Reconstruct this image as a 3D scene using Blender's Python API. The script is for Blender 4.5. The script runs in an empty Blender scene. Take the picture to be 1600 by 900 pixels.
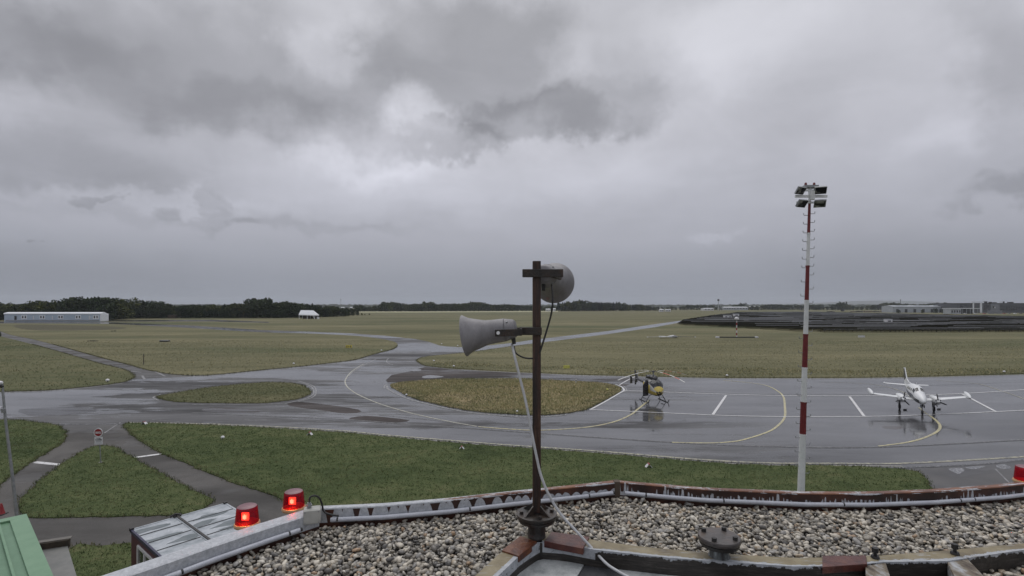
import bpy, bmesh, math, random
import numpy as np
from mathutils import Vector, Matrix
from mathutils.geometry import tessellate_polygon
random.seed(7); RNG = np.random.default_rng(11)
S = bpy.context.scene; COL = S.collection
R_ = math.radians

# ------------------------------------------------------------------ camera, world, sun, exposure
H = 12.5; F = 800.0; HY = 478.0            # eye height (m), focal length and horizon row in photo pixels
cd = bpy.data.cameras.new('camera'); cam = bpy.data.objects.new('camera', cd); COL.objects.link(cam)
cam.location = (0, 0, H); cam.rotation_euler = (R_(90), 0, 0)
cd.sensor_width = 36; cd.lens = 36 * F / 1600; cd.shift_y = (HY - 450) / 1600
cd.clip_start = 0.05; cd.clip_end = 30000
S.camera = cam
S.view_settings.view_transform = 'Standard'; S.view_settings.look = 'None'
S.view_settings.exposure = 0.0; S.view_settings.gamma = 1.0
S.cycles.max_bounces = 6; S.cycles.transparent_max_bounces = 8
try: S.cycles.use_denoising = True
except Exception: pass

SUN_EL, SUN_AZ = R_(62), R_(-12)
sd = bpy.data.lights.new('sun', 'SUN'); sun = bpy.data.objects.new('sun', sd); COL.objects.link(sun)
sd.energy = 1.15; sd.angle = R_(60); sd.color = (1.0, 0.97, 0.93)
_d = Vector((math.sin(SUN_AZ) * math.cos(SUN_EL), math.cos(SUN_AZ) * math.cos(SUN_EL), math.sin(SUN_EL)))
sun.rotation_euler = (-_d).to_track_quat('-Z', 'Y').to_euler(); sun.location = (0, 0, 60)

class NT:
    """tiny node-graph writer"""
    def __init__(s, tree): s.t = tree; s.n = tree.nodes; s.l = tree.links
    def new(s, typ, **kw):
        n = s.n.new(typ)
        for k, v in kw.items(): setattr(n, k, v)
        return n
    def put(s, sock, v):
        if hasattr(v, 'is_output'): s.l.new(v, sock)
        elif v is not None: sock.default_value = v
    def m(s, op, a, b=None, c=None, clamp=False):
        n = s.new('ShaderNodeMath', operation=op, use_clamp=clamp)
        s.put(n.inputs[0], a); s.put(n.inputs[1], b); s.put(n.inputs[2], c); return n.outputs[0]
    def vm(s, op, a, b=None):
        n = s.new('ShaderNodeVectorMath', operation=op)
        s.put(n.inputs[0], a); s.put(n.inputs[1], b)
        return n.outputs['Value'] if op in ('LENGTH', 'DOT_PRODUCT') else n.outputs[0]
    def smooth(s, v, a, b, lo=0.0, hi=1.0):
        n = s.new('ShaderNodeMapRange', interpolation_type='SMOOTHSTEP')
        s.put(n.inputs['Value'], v); n.inputs['From Min'].default_value = a; n.inputs['From Max'].default_value = b
        n.inputs['To Min'].default_value = lo; n.inputs['To Max'].default_value = hi; return n.outputs['Result']
    def lin(s, v, a, b, lo=0.0, hi=1.0):
        n = s.new('ShaderNodeMapRange')
        s.put(n.inputs['Value'], v); n.inputs['From Min'].default_value = a; n.inputs['From Max'].default_value = b
        n.inputs['To Min'].default_value = lo; n.inputs['To Max'].default_value = hi; return n.outputs['Result']
    def noise(s, vec, scale, detail=4.0, rough=0.5, dist=0.0, out='Fac'):
        n = s.new('ShaderNodeTexNoise'); s.put(n.inputs['Vector'], vec)
        n.inputs['Scale'].default_value = scale; n.inputs['Detail'].default_value = detail
        n.inputs['Roughness'].default_value = rough; n.inputs['Distortion'].default_value = dist
        return n.outputs[out]
    def ramp(s, v, stops):
        n = s.new('ShaderNodeValToRGB'); s.put(n.inputs[0], v); e = n.color_ramp.elements
        while len(e) < len(stops): e.new(0.5)
        for k, (p, c) in enumerate(stops): e[k].position = p; e[k].color = (*c, 1)
        return n.outputs[0]
    def mix(s, f, a, b, mode='MIX'):
        n = s.new('ShaderNodeMix', data_type='RGBA', blend_type=mode)
        s.put(n.inputs[0], f)
        for i, v in ((6, a), (7, b)):
            if isinstance(v, tuple) and len(v) == 3: v = (*v, 1)
            s.put(n.inputs[i], v)
        return n.outputs[2]
    def comb(s, x, y, z):
        n = s.new('ShaderNodeCombineXYZ'); s.put(n.inputs[0], x); s.put(n.inputs[1], y); s.put(n.inputs[2], z); return n.outputs[0]
    def sep(s, v):
        n = s.new('ShaderNodeSeparateXYZ'); s.put(n.inputs[0], v); return n.outputs

W = bpy.data.worlds.new('World'); S.world = W; W.use_nodes = True
def build_sky():
    g = NT(W.node_tree); g.n.clear()
    out = g.new('ShaderNodeOutputWorld'); bg = g.new('ShaderNodeBackground'); g.l.new(bg.outputs[0], out.inputs[0])
    sky = g.new('ShaderNodeTexSky', sky_type='NISHITA'); sky.sun_disc = False
    sky.sun_elevation = SUN_EL; sky.sun_rotation = SUN_AZ; sky.air_density = 1.5; sky.dust_density = 3
    tc = g.new('ShaderNodeTexCoord'); d = tc.outputs['Generated']
    x, y, z = g.sep(d)
    az = g.m('ARCTAN2', x, y); el = g.m('ARCSINE', z)
    zz = g.m('ADD', g.m('MAXIMUM', z, 0.0), 0.14)
    pl = g.comb(g.m('DIVIDE', x, zz), g.m('DIVIDE', y, zz), 0.0)          # the cloud deck seen in perspective
    w1 = g.noise(pl, 1.5, 5, 0.55); w2 = g.noise(g.vm('ADD', pl, (7.3, 2.1, 0)), 1.5, 5, 0.55)
    f1 = g.noise(d, 9.0, 5, 0.6); f2 = g.noise(g.vm('ADD', d, (3.3, 5.1, 1)), 9.0, 5, 0.6)
    def wig(base, a, b, ka, kb): return g.m('ADD', base, g.m('ADD', g.m('MULTIPLY', g.m('SUBTRACT', a, 0.5), ka), g.m('MULTIPLY', g.m('SUBTRACT', b, 0.5), kb)))
    pos = g.comb(wig(az, w1, f1, .12, .22), wig(el, w2, f2, .04, .15), 0.0)
    base = g.ramp(g.lin(el, 0.0, 1.5707), [(0.0, (.575,)*3), (.035, (.60,)*3), (.08, (.675,)*3), (.16, (.745,)*3), (.25, (.755,)*3), (.40, (.755,)*3), (1.0, (.96,)*3)])
    L = g.m('ADD', g.sep(base)[0], 0.0)
    # individual clouds: (azimuth/elevation read off the photo, half sizes, brightness change, edge hardness)
    blobs = [(330,115,320,110,-.115,.4),(40,60,190,60,-.09,.2),(430,185,190,48,-.06,.6),(730,90,185,78,-.125,.65),(702,216,90,29,-.105,.75),(826,190,145,32,-.095,.7),
             (935,172,105,35,-.07,.62),(90,235,260,70,-.05,.2),(1590,290,110,24,-.085,.4),(1575,110,95,120,-.07,.2),(1190,235,190,60,-.035,.2),
             (985,100,70,40,-.045,.4),(150,305,26,9,-.07,.6),(340,313,22,15,-.055,.6),(385,341,28,11,-.04,.5),(245,322,17,10,-.04,.5),(75,371,12,6,-.06,.5),
             (560,226,150,44,.085,.35),(650,176,62,34,.09,.45),(505,70,55,40,.08,.35),(610,22,120,40,.05,.2),(1150,55,190,70,.065,.2),(700,285,480,55,.045,.2),(885,95,55,45,.07,.35),
             (1120,365,36,12,.035,.5),(90,430,300,70,-.035,.2),(200,255,280,40,-.06,.2),(1500,210,130,40,.03,.3),(1390,400,260,80,-.03,.2),(1040,230,120,60,.03,.2),(1410,160,110,120,.025,.2),
             (220,300,250,14,.04,.4),(440,345,260,10,-.03,.4)]
    for px, py, rx, ry, amp, hard in blobs:
        a0 = math.atan2(px - 800, F); e0 = math.atan2(HY - py, math.hypot(F, px - 800))
        c = math.cos(a0)
        v = g.vm('SUBTRACT', pos, (a0, e0, 0)); v = g.vm('MULTIPLY', v, (F / (rx * c * c), F / (ry * c), 0))
        r = g.vm('LENGTH', v)
        L = g.m('MULTIPLY_ADD', g.smooth(r, hard, 1.45 - .25 * hard, 1.0, 0.0), amp, L)
    # broken texture everywhere on the deck
    n1 = g.noise(pl, 2.2, 7, 0.55, 0.6); n2 = g.noise(g.vm('MULTIPLY', pl, (.55, 1.0, 1)), 0.75, 6, 0.55, .4)
    t = g.m('ADD', g.m('MULTIPLY', g.m('SUBTRACT', n1, .5), .12), g.m('MULTIPLY', g.m('SUBTRACT', n2, .5), .13))
    L = g.m('MULTIPLY_ADD', t, g.smooth(el, .03, .30), L)
    lum = g.m('POWER', g.m('MAXIMUM', L, .2), 2.2)
    tint = g.ramp(g.lin(el, 0.0, .5), [(0.0, (.905, .985, 1.17)), (.25, (.96, .98, 1.12)), (.6, (.98, .985, 1.085)), (1.0, (.985, .99, 1.065))])
    cl = g.mix(1.0, tint, lum, 'MULTIPLY')
    cl = g.vm('MULTIPLY', cl, (10.0, 10.0, 10.0))
    res = g.mix(0.97, sky.outputs[0], cl)
    g.l.new(res, bg.inputs[0]); bg.inputs[1].default_value = 0.1
build_sky()

# ------------------------------------------------------------------ helpers
def srgb(r, g, b):
    return tuple((c / 255 / 12.92) if c / 255 <= .04045 else ((c / 255 + .055) / 1.055) ** 2.4 for c in (r, g, b))
def P(px, py, z=0.0):            # a photo point laid down on the level z
    Y = (H - z) * F / (py - HY); return Vector(((px - 800) / F * Y, Y, z))
def PR(px, py, rel): return P(px, py, H + rel)
def X(px, Y): return (px - 800) / F * Y
def Z(py, Y): return H - (py - HY) * Y / F
def tag(o, label=None, cat=None, group=None, kind=None):
    if label: o['label'] = label
    if cat: o['category'] = cat
    if group: o['group'] = group
    if kind: o['kind'] = kind
    return o
def empty(name, loc, label=None, cat=None, group=None, rz=0.0):
    o = bpy.data.objects.new(name, None); COL.objects.link(o); o.location = loc; o.rotation_euler = (0, 0, rz)
    o.empty_display_size = .2
    return tag(o, label, cat, group)
def link(name, me, parent=None):
    o = bpy.data.objects.new(name, me); COL.objects.link(o)
    if parent: o.parent = parent
    return o
def copy_tree(o, parent=None):
    c = o.copy(); COL.objects.link(c)
    if parent: c.parent = parent
    for ch in list(o.children): copy_tree(ch, c)
    return c

class MB:
    """collects shapes, then links them as ONE mesh object"""
    def __init__(s): s.v = []; s.f = []; s.uv = {}
    def add(s, vs, fs):
        b = len(s.v); s.v += [tuple(v) for v in vs]; s.f += [tuple(i + b for i in f) for f in fs]; return s
    def box(s, c, d, M=None):
        hx, hy, hz = (a / 2 for a in d); c = Vector(c)
        vs = [Vector((sx * hx, sy * hy, sz * hz)) for sx in (-1, 1) for sy in (-1, 1) for sz in (-1, 1)]
        if M is not None: vs = [M @ v for v in vs]
        return s.add([v + c for v in vs], [(0,1,3,2),(4,6,7,5),(0,4,5,1),(2,3,7,6),(0,2,6,4),(1,5,7,3)])
    def beam(s, a, b, w, h, up=(0, 0, 1)):
        a, b = Vector(a), Vector(b); d = (b - a).normalized(); u = Vector(up)
        if abs(d.dot(u)) > .99: u = Vector((0, 1, 0))
        l = d.cross(u).normalized() * w / 2; t = l.cross(d).normalized() * h / 2
        vs = [p + i * l + j * t for p in (a, b) for i, j in ((-1, -1), (1, -1), (1, 1), (-1, 1))]
        return s.add(vs, [(3,2,1,0),(4,5,6,7),(0,1,5,4),(1,2,6,5),(2,3,7,6),(3,0,4,7)])
    def cyl(s, a, b, r0, r1=None, n=16, cap=True):
        r1 = r0 if r1 is None else r1
        a, b = Vector(a), Vector(b); d = (b - a).normalized()
        u = d.orthogonal().normalized(); w = d.cross(u); vs = []
        for p, r in ((a, r0), (b, r1)):
            for k in range(n):
                t = 2 * math.pi * k / n; vs.append(p + (u * math.cos(t) + w * math.sin(t)) * r)
        fs = [(k, (k + 1) % n, n + (k + 1) % n, n + k) for k in range(n)]
        if cap: fs += [tuple(range(n - 1, -1, -1)), tuple(range(n, 2 * n))]
        return s.add(vs, fs)
    def lathe(s, prof, a, d, n=28, cap=True):
        """prof: (distance along d, radius)"""
        a = Vector(a); d = Vector(d).normalized(); u = d.orthogonal().normalized(); w = d.cross(u); vs = []; fs = []
        for t, r in prof:
            for k in range(n):
                q = 2 * math.pi * k / n; vs.append(a + d * t + (u * math.cos(q) + w * math.sin(q)) * r)
        for i in range(len(prof) - 1):
            for k in range(n):
                fs.append((i*n + k, i*n + (k+1) % n, (i+1)*n + (k+1) % n, (i+1)*n + k))
        if cap: fs += [tuple(range(n - 1, -1, -1)), tuple(range((len(prof)-1)*n, len(prof)*n))]
        return s.add(vs, fs)
    def tube(s, pts, r, n=8):
        pts = [Vector(p) for p in pts]; vs = []; fs = []; prev = None
        for i, p in enumerate(pts):
            d = (pts[min(i+1, len(pts)-1)] - pts[max(i-1, 0)]).normalized()
            u = d.orthogonal().normalized() if prev is None else (prev - d * prev.dot(d)).normalized()
            prev = u; w = d.cross(u); rr = r[i] if isinstance(r, (list, tuple)) else r
            for k in range(n):
                q = 2 * math.pi * k / n; vs.append(p + (u * math.cos(q) + w * math.sin(q)) * rr)
        for i in range(len(pts) - 1):
            for k in range(n): fs.append((i*n + k, i*n + (k+1) % n, (i+1)*n + (k+1) % n, (i+1)*n + k))
        fs += [tuple(range(n - 1, -1, -1)), tuple(range((len(pts)-1)*n, len(pts)*n))]
        return s.add(vs, fs)
    def ball(s, c, r, n=12, m=8, sc=(1, 1, 1)):
        c = Vector(c); vs = [c + Vector((0, 0, -r * sc[2]))]; fs = []
        for i in range(1, m):
            t = -math.pi / 2 + math.pi * i / m
            for k in range(n):
                q = 2 * math.pi * k / n
                vs.append(c + Vector((math.cos(t)*math.cos(q)*r*sc[0], math.cos(t)*math.sin(q)*r*sc[1], math.sin(t)*r*sc[2])))
        vs.append(c + Vector((0, 0, r * sc[2]))); T = len(vs) - 1
        for k in range(n): fs.append((0, 1 + (k+1) % n, 1 + k)); fs.append((T, T - n + k, T - n + (k+1) % n))
        for i in range(m - 2):
            for k in range(n): a = 1 + i*n; fs.append((a + k, a + (k+1) % n, a + n + (k+1) % n, a + n + k))
        return s.add(vs, fs)
    def prism(s, poly, z0, z1):
        """poly: list of (x, y); solid between the two levels"""
        n = len(poly); vs = [(p[0], p[1], z0) for p in poly] + [(p[0], p[1], z1) for p in poly]
        tri = [tuple(t) for t in tessellate_polygon([[Vector((p[0], p[1], 0)) for p in poly]])]
        def ccw(t):
            a, b, c = (poly[i] for i in t); return (b[0]-a[0])*(c[1]-a[1]) - (b[1]-a[1])*(c[0]-a[0]) > 0
        tri = [t if ccw(t) else t[::-1] for t in tri]
        ar = sum(poly[i][0]*poly[(i+1) % n][1] - poly[(i+1) % n][0]*poly[i][1] for i in range(n))
        fs = [tuple(i + n for i in t) for t in tri] + [t[::-1] for t in tri]
        for i in range(n):
            j = (i + 1) % n; fs.append((i, j, n + j, n + i) if ar > 0 else (j, i, n + i, n + j))
        return s.add(vs, fs)
    def build(s, name, mat, parent=None, smooth=False, bevel=0.0, auto=None):
        me = bpy.data.meshes.new(name); me.from_pydata(s.v, [], s.f)
        if bevel:
            bm = bmesh.new(); bm.from_mesh(me)
            bmesh.ops.bevel(bm, geom=[e for e in bm.edges if len(e.link_faces) == 2 and e.calc_face_angle(0) > .6], offset=bevel, segments=2, affect='EDGES', profile=.6)
            bm.to_mesh(me); bm.free()
        if smooth: me.polygons.foreach_set('use_smooth', [True] * len(me.polygons)); me.set_sharp_from_angle(angle=auto or R_(38))
        me.materials.append(mat); me.update()
        return link(name, me, parent)

def catmull(pts, step=4, closed=False):
    n = len(pts); out = []
    for i in range(n if closed else n - 1):
        p0 = pts[(i-1) % n] if closed or i > 0 else pts[0]; p1 = pts[i]; p2 = pts[(i+1) % n]
        p3 = pts[(i+2) % n] if closed or i + 2 < n else pts[-1]
        for k in range(step):
            t = k / step
            out.append(.5 * ((2*p1) + (p2 - p0)*t + (2*p0 - 5*p1 + 4*p2 - p3)*t*t + (3*p1 - p0 - 3*p2 + p3)*t**3))
    if not closed: out.append(pts[-1])
    return out

# ------------------------------------------------------------------ materials
MATS = {}
def M(name, cols, scale=8.0, rough=.6, bump=0.0, stretch=(1, 1, 1), detail=5, metallic=0.0, bscale=None, spec=.5, rvar=0.0, dist=0.0, grain=0.0):
    """a noise-varied surface: cols = list of colours spread over the noise"""
    m = bpy.data.materials.new(name); m.use_nodes = True; g = NT(m.node_tree); b = g.n['Principled BSDF']
    tc = g.new('ShaderNodeTexCoord'); v = g.vm('MULTIPLY', tc.outputs['Object'], stretch)
    n = g.noise(v, scale, detail, .6, dist)
    k = len(cols)
    c = g.ramp(n, [((.33 + .34 * i / max(1, k - 1)) if k > 1 else .5, col) for i, col in enumerate(cols)])
    if grain: c = g.mix(1.0, c, g.ramp(g.noise(tc.outputs['Object'], scale * 14, 3, .7), [(.3, (1 - grain,)*3), (.7, (1 + grain,)*3)]), 'MULTIPLY')
    g.l.new(c, b.inputs['Base Color']); b.inputs['Metallic'].default_value = metallic
    b.inputs['Specular IOR Level'].default_value = spec
    if rvar: g.l.new(g.lin(n, .3, .7, rough - rvar, rough + rvar), b.inputs['Roughness'])
    else: b.inputs['Roughness'].default_value = rough
    if bump:
        bp = g.new('ShaderNodeBump'); bp.inputs['Strength'].default_value = bump; bp.inputs['Distance'].default_value = .02
        g.l.new(g.noise(v, bscale or scale * 4, 4, .6), bp.inputs['Height']); g.l.new(bp.outputs[0], b.inputs['Normal'])
    MATS[name] = m; return m
def emis(name, col, strength):
    m = bpy.data.materials.new(name); m.use_nodes = True; g = NT(m.node_tree); b = g.n['Principled BSDF']
    b.inputs['Base Color'].default_value = (*col, 1); b.inputs['Emission Color'].default_value = (*col, 1); b.inputs['Emission Strength'].default_value = strength
    return m

def grass_mat(name, stops, big=.05, mid=.35, fine=4.0, stretch=(.45, 1, 1), bump=.6, green=None):
    m = bpy.data.materials.new(name); m.use_nodes = True; g = NT(m.node_tree); b = g.n['Principled BSDF']
    tc = g.new('ShaderNodeTexCoord'); o = tc.outputs['Object']; v = g.vm('MULTIPLY', o, stretch)
    n1 = g.noise(v, big, 5, .6, .4); n2 = g.noise(v, mid, 5, .65, .3); n3 = g.noise(o, fine, 4, .7)
    t = g.m('ADD', g.m('ADD', g.m('MULTIPLY', n1, .42), g.m('MULTIPLY', n2, .36)), g.m('MULTIPLY', n3, .30))
    c = g.ramp(t, [(.40 + .28 * i / (len(stops) - 1), s) for i, s in enumerate(stops)])
    if green: c = g.mix(g.smooth(g.noise(g.vm('ADD', v, (31, 17, 0)), big * .8, 4, .55), .5, .68), c, green)
    c = g.mix(1.0, c, g.ramp(g.noise(g.vm('MULTIPLY', o, (.7, 1, 1)), fine * 3.2, 3, .75), [(.34, (.60,)*3), (.66, (1.40,)*3)]), 'MULTIPLY')
    g.l.new(c, b.inputs['Base Color']); b.inputs['Roughness'].default_value = .95; b.inputs['Specular IOR Level'].default_value = .15
    bp = g.new('ShaderNodeBump'); bp.inputs['Strength'].default_value = bump; bp.inputs['Distance'].default_value = .12
    g.l.new(g.m('ADD', n3, g.noise(o, fine * 3, 3, .7)), bp.inputs['Height']); g.l.new(bp.outputs[0], b.inputs['Normal'])
    return m
FIELD = grass_mat('field_grass', [(.074,.080,.041), (.118,.115,.062), (.165,.154,.087), (.215,.192,.113)], big=.022, mid=.16, fine=1.6, stretch=(.22, 1, 1), green=(.080,.092,.045))
LAWN = grass_mat('lawn_grass', [(.036,.052,.019), (.062,.084,.032), (.092,.112,.046), (.14,.138,.068)], big=.12, mid=.7, fine=5, stretch=(.7, 1, 1))
VERGE = grass_mat('verge_grass', [(.062,.072,.034), (.096,.102,.050), (.128,.126,.066), (.175,.158,.088)], big=.06, mid=.35, fine=3, stretch=(.4, 1, 1))
MEADOW = grass_mat('meadow_grass', [(.070,.085,.034), (.15,.14,.07), (.25,.205,.115), (.34,.27,.165)], big=.10, mid=.6, fine=4, stretch=(.7, 1, 1))

def asphalt_mat(name, dry, wet, wetness, rdry=.42, rwet=.10, sx=.30, big=.045, sp=(.26, .72)):
    m = bpy.data.materials.new(name); m.use_nodes = True; g = NT(m.node_tree); b = g.n['Principled BSDF']
    o = g.new('ShaderNodeTexCoord').outputs['Object']
    v = g.vm('MULTIPLY', o, (sx, 1, 1))
    n1 = g.noise(v, big, 5, .55, .9); n2 = g.noise(v, .33, 5, .6, .5); n3 = g.noise(g.vm('MULTIPLY', o, (.25, 1, 1)), 1.3, 3, .6)
    x, y, z = g.sep(o)
    left = g.smooth(x, -12, -50)                                   # the worn old taxiway holds more standing water
    t = g.m('ADD', g.m('ADD', g.m('MULTIPLY', n1, .62), g.m('MULTIPLY', n2, .30)), g.m('MULTIPLY', n3, .14))
    a = g.smooth(t, wetness - .035, wetness + .07)
    sharp = g.smooth(t, .505, .53)
    w = g.m('ADD', g.m('MULTIPLY', a, g.m('SUBTRACT', 1.0, left)), g.m('MULTIPLY', sharp, left))
    c = g.mix(w, dry, wet)
    r0 = g.smooth(x, 8, 34)
    c = g.mix(1.0, c, g.ramp(g.noise(o, 22, 4, .75), [(.3, (.72,)*3), (.7, (1.28,)*3)]), 'MULTIPLY')
    c = g.mix(1.0, c, g.ramp(g.noise(g.vm('ADD', v, (9, 40, 0)), .16, 6, .6, .6), [(.38, (.62,)*3), (.62, (1.30,)*3)]), 'MULTIPLY')
    g.l.new(c, b.inputs['Base Color'])
    fine = g.noise(g.vm('MULTIPLY', o, (.13, 1, 1)), .42, 6, .66, .6)
    film = g.m('ADD', w, g.m('MULTIPLY', g.m('SUBTRACT', fine, .5), 1.9), clamp=True)
    film = g.m('MAXIMUM', film, g.m('MULTIPLY', r0, .86))            # the newer apron is evenly wet
    r = g.m('MULTIPLY_ADD', film, rwet - rdry, rdry)
    r = g.m('MULTIPLY_ADD', g.m('SUBTRACT', n2, .5), .10, r)
    g.l.new(g.m('MAXIMUM', r, .05), b.inputs['Roughness']); b.inputs['IOR'].default_value = 1.36
    g.l.new(g.m('MULTIPLY_ADD', film, sp[1] - sp[0], sp[0]), b.inputs['Specular IOR Level'])
    bp = g.new('ShaderNodeBump'); bp.inputs['Distance'].default_value = .012
    g.l.new(g.m('MULTIPLY_ADD', film, -.30, .33), bp.inputs['Strength'])
    g.l.new(g.noise(o, 14, 3, .6), bp.inputs['Height']); g.l.new(bp.outputs[0], b.inputs['Normal'])
    return m
APRON = asphalt_mat('wet_asphalt', (.100,.100,.103), (.070,.071,.075), .475, rdry=.58, rwet=.07, sx=.22, sp=(.06, .60))
OLDTAR = asphalt_mat('old_wet_asphalt', (.066,.058,.056), (.032,.030,.031), .56, rdry=.65, rwet=.16, sx=.15, big=.09, sp=(.05, .45))
PATH = asphalt_mat('damp_path_asphalt', (.082,.078,.074), (.060,.058,.056), .60, rdry=.75, rwet=.42, sx=.8, big=.12, sp=(.3, .4))
LOT = asphalt_mat('lot_asphalt', (.060,.056,.052), (.042,.040,.040), .53, rdry=.6, rwet=.3, sx=.6, big=.15)
WATER = M('puddle_water', [(.045,.046,.05)], rough=.03)
def paint(name, col, rough=.35, worn=.35):
    m = bpy.data.materials.new(name); m.use_nodes = True; g = NT(m.node_tree); b = g.n['Principled BSDF']
    o = g.new('ShaderNodeTexCoord').outputs['Object']
    n = g.noise(o, 3.0, 6, .75)
    g.l.new(g.mix(g.smooth(n, worn - .05, worn + .22), (.10,.10,.10), col), b.inputs['Base Color']); b.inputs['Roughness'].default_value = rough
    return m
WLINE = paint('white_line_paint', (.66,.66,.66), worn=.30); YLINE = paint('yellow_line_paint', (.52,.47,.25)); PLINE = paint('pale_line_paint', (.36,.36,.36), worn=.45)
YLINE2 = paint('faded_yellow_paint', (.42,.40,.28), worn=.42)
SEAM = M('tar_seam', [(.02,.02,.022)], rough=.35)
KERB = M('kerb_concrete', [(.16,.155,.14), (.24,.23,.21)], 1.5, .5, .2)

WHITE = M('white_enamel', [(.62,.64,.65), (.74,.75,.76)], 3, .35, grain=.08)
RED = M('signal_red_paint', [(.115,.010,.014), (.175,.017,.020)], 4, .45, grain=.1)
GALV = M('galvanised_steel', [(.22,.23,.24), (.34,.35,.36)], 6, .45, metallic=.5)
BLACK = M('black_metal', [(.012,.012,.013), (.03,.028,.027)], 10, .5)
DARK = M('dark_grey_paint', [(.03,.032,.035), (.05,.052,.056)], 4, .5)
GLASS = M('dark_glass', [(.012,.014,.018)], 2, .06)
RUBBER = M('tyre_rubber', [(.015,.015,.015), (.025,.025,.025)], 20, .8)
YELLOW = M('yellow_board_paint', [(.55,.46,.06), (.68,.56,.10)], 3, .4)
YGREEN = M('yellow_green_paint', [(.50,.50,.10), (.60,.58,.16)], 3, .45)
GREY = M('mid_grey_cladding', [(.17,.18,.20), (.22,.23,.25)], .2, .5)
LGREY = M('light_grey_cladding', [(.34,.37,.40), (.42,.44,.47)], .15, .5)
HANGW = M('hangar_sheet', [(.40,.48,.57), (.48,.56,.64)], .12, .5)
HANGR = M('hangar_roof_sheet', [(.72,.75,.79), (.80,.82,.85)], .15, .4)
ROOFG = M('weathered_grey_roof', [(.26,.27,.28), (.36,.37,.38)], .2, .6)
BROWN = M('brown_timber', [(.06,.045,.035), (.10,.075,.055)], 2, .8)

def pip(pts, poly):
    x, y = pts[:, 0], pts[:, 1]; ins = np.zeros(len(pts), bool); n = len(poly)
    for i in range(n):
        x0, y0 = poly[i]; x1, y1 = poly[(i+1) % n]
        c = (y0 > y) != (y1 > y)
        with np.errstate(divide='ignore', invalid='ignore'): ins ^= c & (x < (x1 - x0) * (y - y0) / (y1 - y0 + 1e-12) + x0)
    return ins
# ------------------------------------------------------------------ the ground and everything laid on it
def sheet(name, pts, z, mat, kind='structure', thick=None, px=True, smooth=True, mb=None, step=3, rag=0):
    ps = [P(*p) for p in pts] if px else [Vector((p[0], p[1], 0)) for p in pts]
    if smooth: ps = catmull(ps, step, closed=True)
    if rag:
        RR = random.Random(len(ps)); q = []
        for a, b in zip(ps, ps[1:] + ps[:1]):
            k = max(1, min(60, int((b - a).length / .45))) if min(a.y, b.y) < 110 and abs(a.x) < 140 else 1
            for i in range(k):
                p = a.lerp(b, i / k); j = rag * (1.0 if k > 1 else 0); q.append(p + Vector((RR.gauss(0, j), RR.gauss(0, j), 0)))
        ps = q
    if thick: MBx = MB().prism([(p.x, p.y) for p in ps], z - thick, z)
    else:
        tri = tessellate_polygon([[Vector((p.x, p.y, 0)) for p in ps]])
        fs = []
        for t in tri:
            a, b, c = (ps[i] for i in t); fs.append(t if (b.x-a.x)*(c.y-a.y) - (b.y-a.y)*(c.x-a.x) > 0 else t[::-1])
        MBx = MB().add([(p.x, p.y, z) for p in ps], fs)
    o = MBx.build(name, mat); o['kind'] = kind; return o, [(p.x, p.y) for p in ps]
MB().add([(-9000,-1500,0),(9000,-1500,0),(9000,12000,0),(-9000,12000,0)], [(0,1,2,3)]).build('ground', FIELD)['kind'] = 'structure'

pav = [(-700,940),(-700,501.5),(0,502.3),(165,503),(200,504.5),(287,509.3),(400,515.4),(475,518),(550,521),(600,524.5),(650,530),(670,534),(687,540),(700,541.5),(732,543),(800,536),(832,531),(950,517.3),(1025,506.3),(1118,493.5),(1126,493.5),
       (1075,501.5),(1025,511),(950,522),(832,537),(800,540.5),(735,550),(668,556.5),(658,560),(654,566),(665,572),(700,576),(750,579),(800,581.5),(900,586),(985,588),(1125,591),(1200,591),(1325,591),(1450,589),(1600,585),(2300,568),(2300,940)]
sheet('taxiway', pav, .012, APRON, smooth=False)
# grass islands and lawns: slabs a few centimetres proud of the asphalt
GR = {}
def grass(key, name, pts, mat, z=.07, step=3):
    o, GR[key] = sheet(name, pts, z, mat, thick=.07, step=step, rag=.07)
grass('left_field', 'grass_field', [(322,586.5),(400,579),(475,572),(550,563),(570,558),(590,552),(615,545),(621,538),(612,533),(585,528),(550,524.5),(507,522.3),(475,521),(400,519),(287,512),(200,507.5),(165,506),(60,505.5),(-45,506),(-10,514),(15,523),(50,530),(100,543),(150,557),(200,570),(225,577),(242,580.5),(268,585)], FIELD)
grass('left_lawn', 'grass_field', [(-700,628),(-200,618),(0,612),(70,610),(132,605),(185,598.5),(205,593),(210,588),(195,578),(155,568),(100,552),(50,538),(10,528),(-30,518),(-80,509),(-700,509)], VERGE)
grass('right_field', 'grass_field', [(652,562.5),(654,566.5),(665,571.5),(700,575),(750,578),(800,580.5),(900,585),(985,587),(1125,590),(1325,590),(1450,588),(1600,584),(2300,567),(2300,505),(1500,497),(1120,496),(1075,502.2),(1025,511.5),(950,522.5),(832,537.5),(735,550.5),(668,557.3)], FIELD)
grass('island_small', 'grass_island', [(245,621),(262,616.5),(325,606),(400,598.7),(437,598),(462,600),(478,605),(485,612),(480,618.5),(462,624.5),(425,629),(400,630.5),(300,629.5),(265,627)], VERGE)
grass('island_big', 'grass_island', [(609,602),(625,597.5),(650,595),(700,592),(800,591.5),(845,593),(925,597),(952,600),(968,605),(971,610),(962,616),(920,638),(900,643),(882,646),(845,648.5),(800,647.5),(725,640.5),(650,623.5),(622,611)], MEADOW)
grass('lawn_near', 'lawn', [(199,661.5),(199,673),(211,684),(245,705),(289,724),(347,748),(400,766),(430,777),(480,800),(560,850),(640,935),(1470,935),(1466,800),(1456,764),(1443,745),(1420,735.5),(1315,728.5),(1200,728),(1089,722),(944,709.5),(800,699.5),(718,693),(602,683),(524,675.5),(400,668),(300,664)], LAWN)
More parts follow.
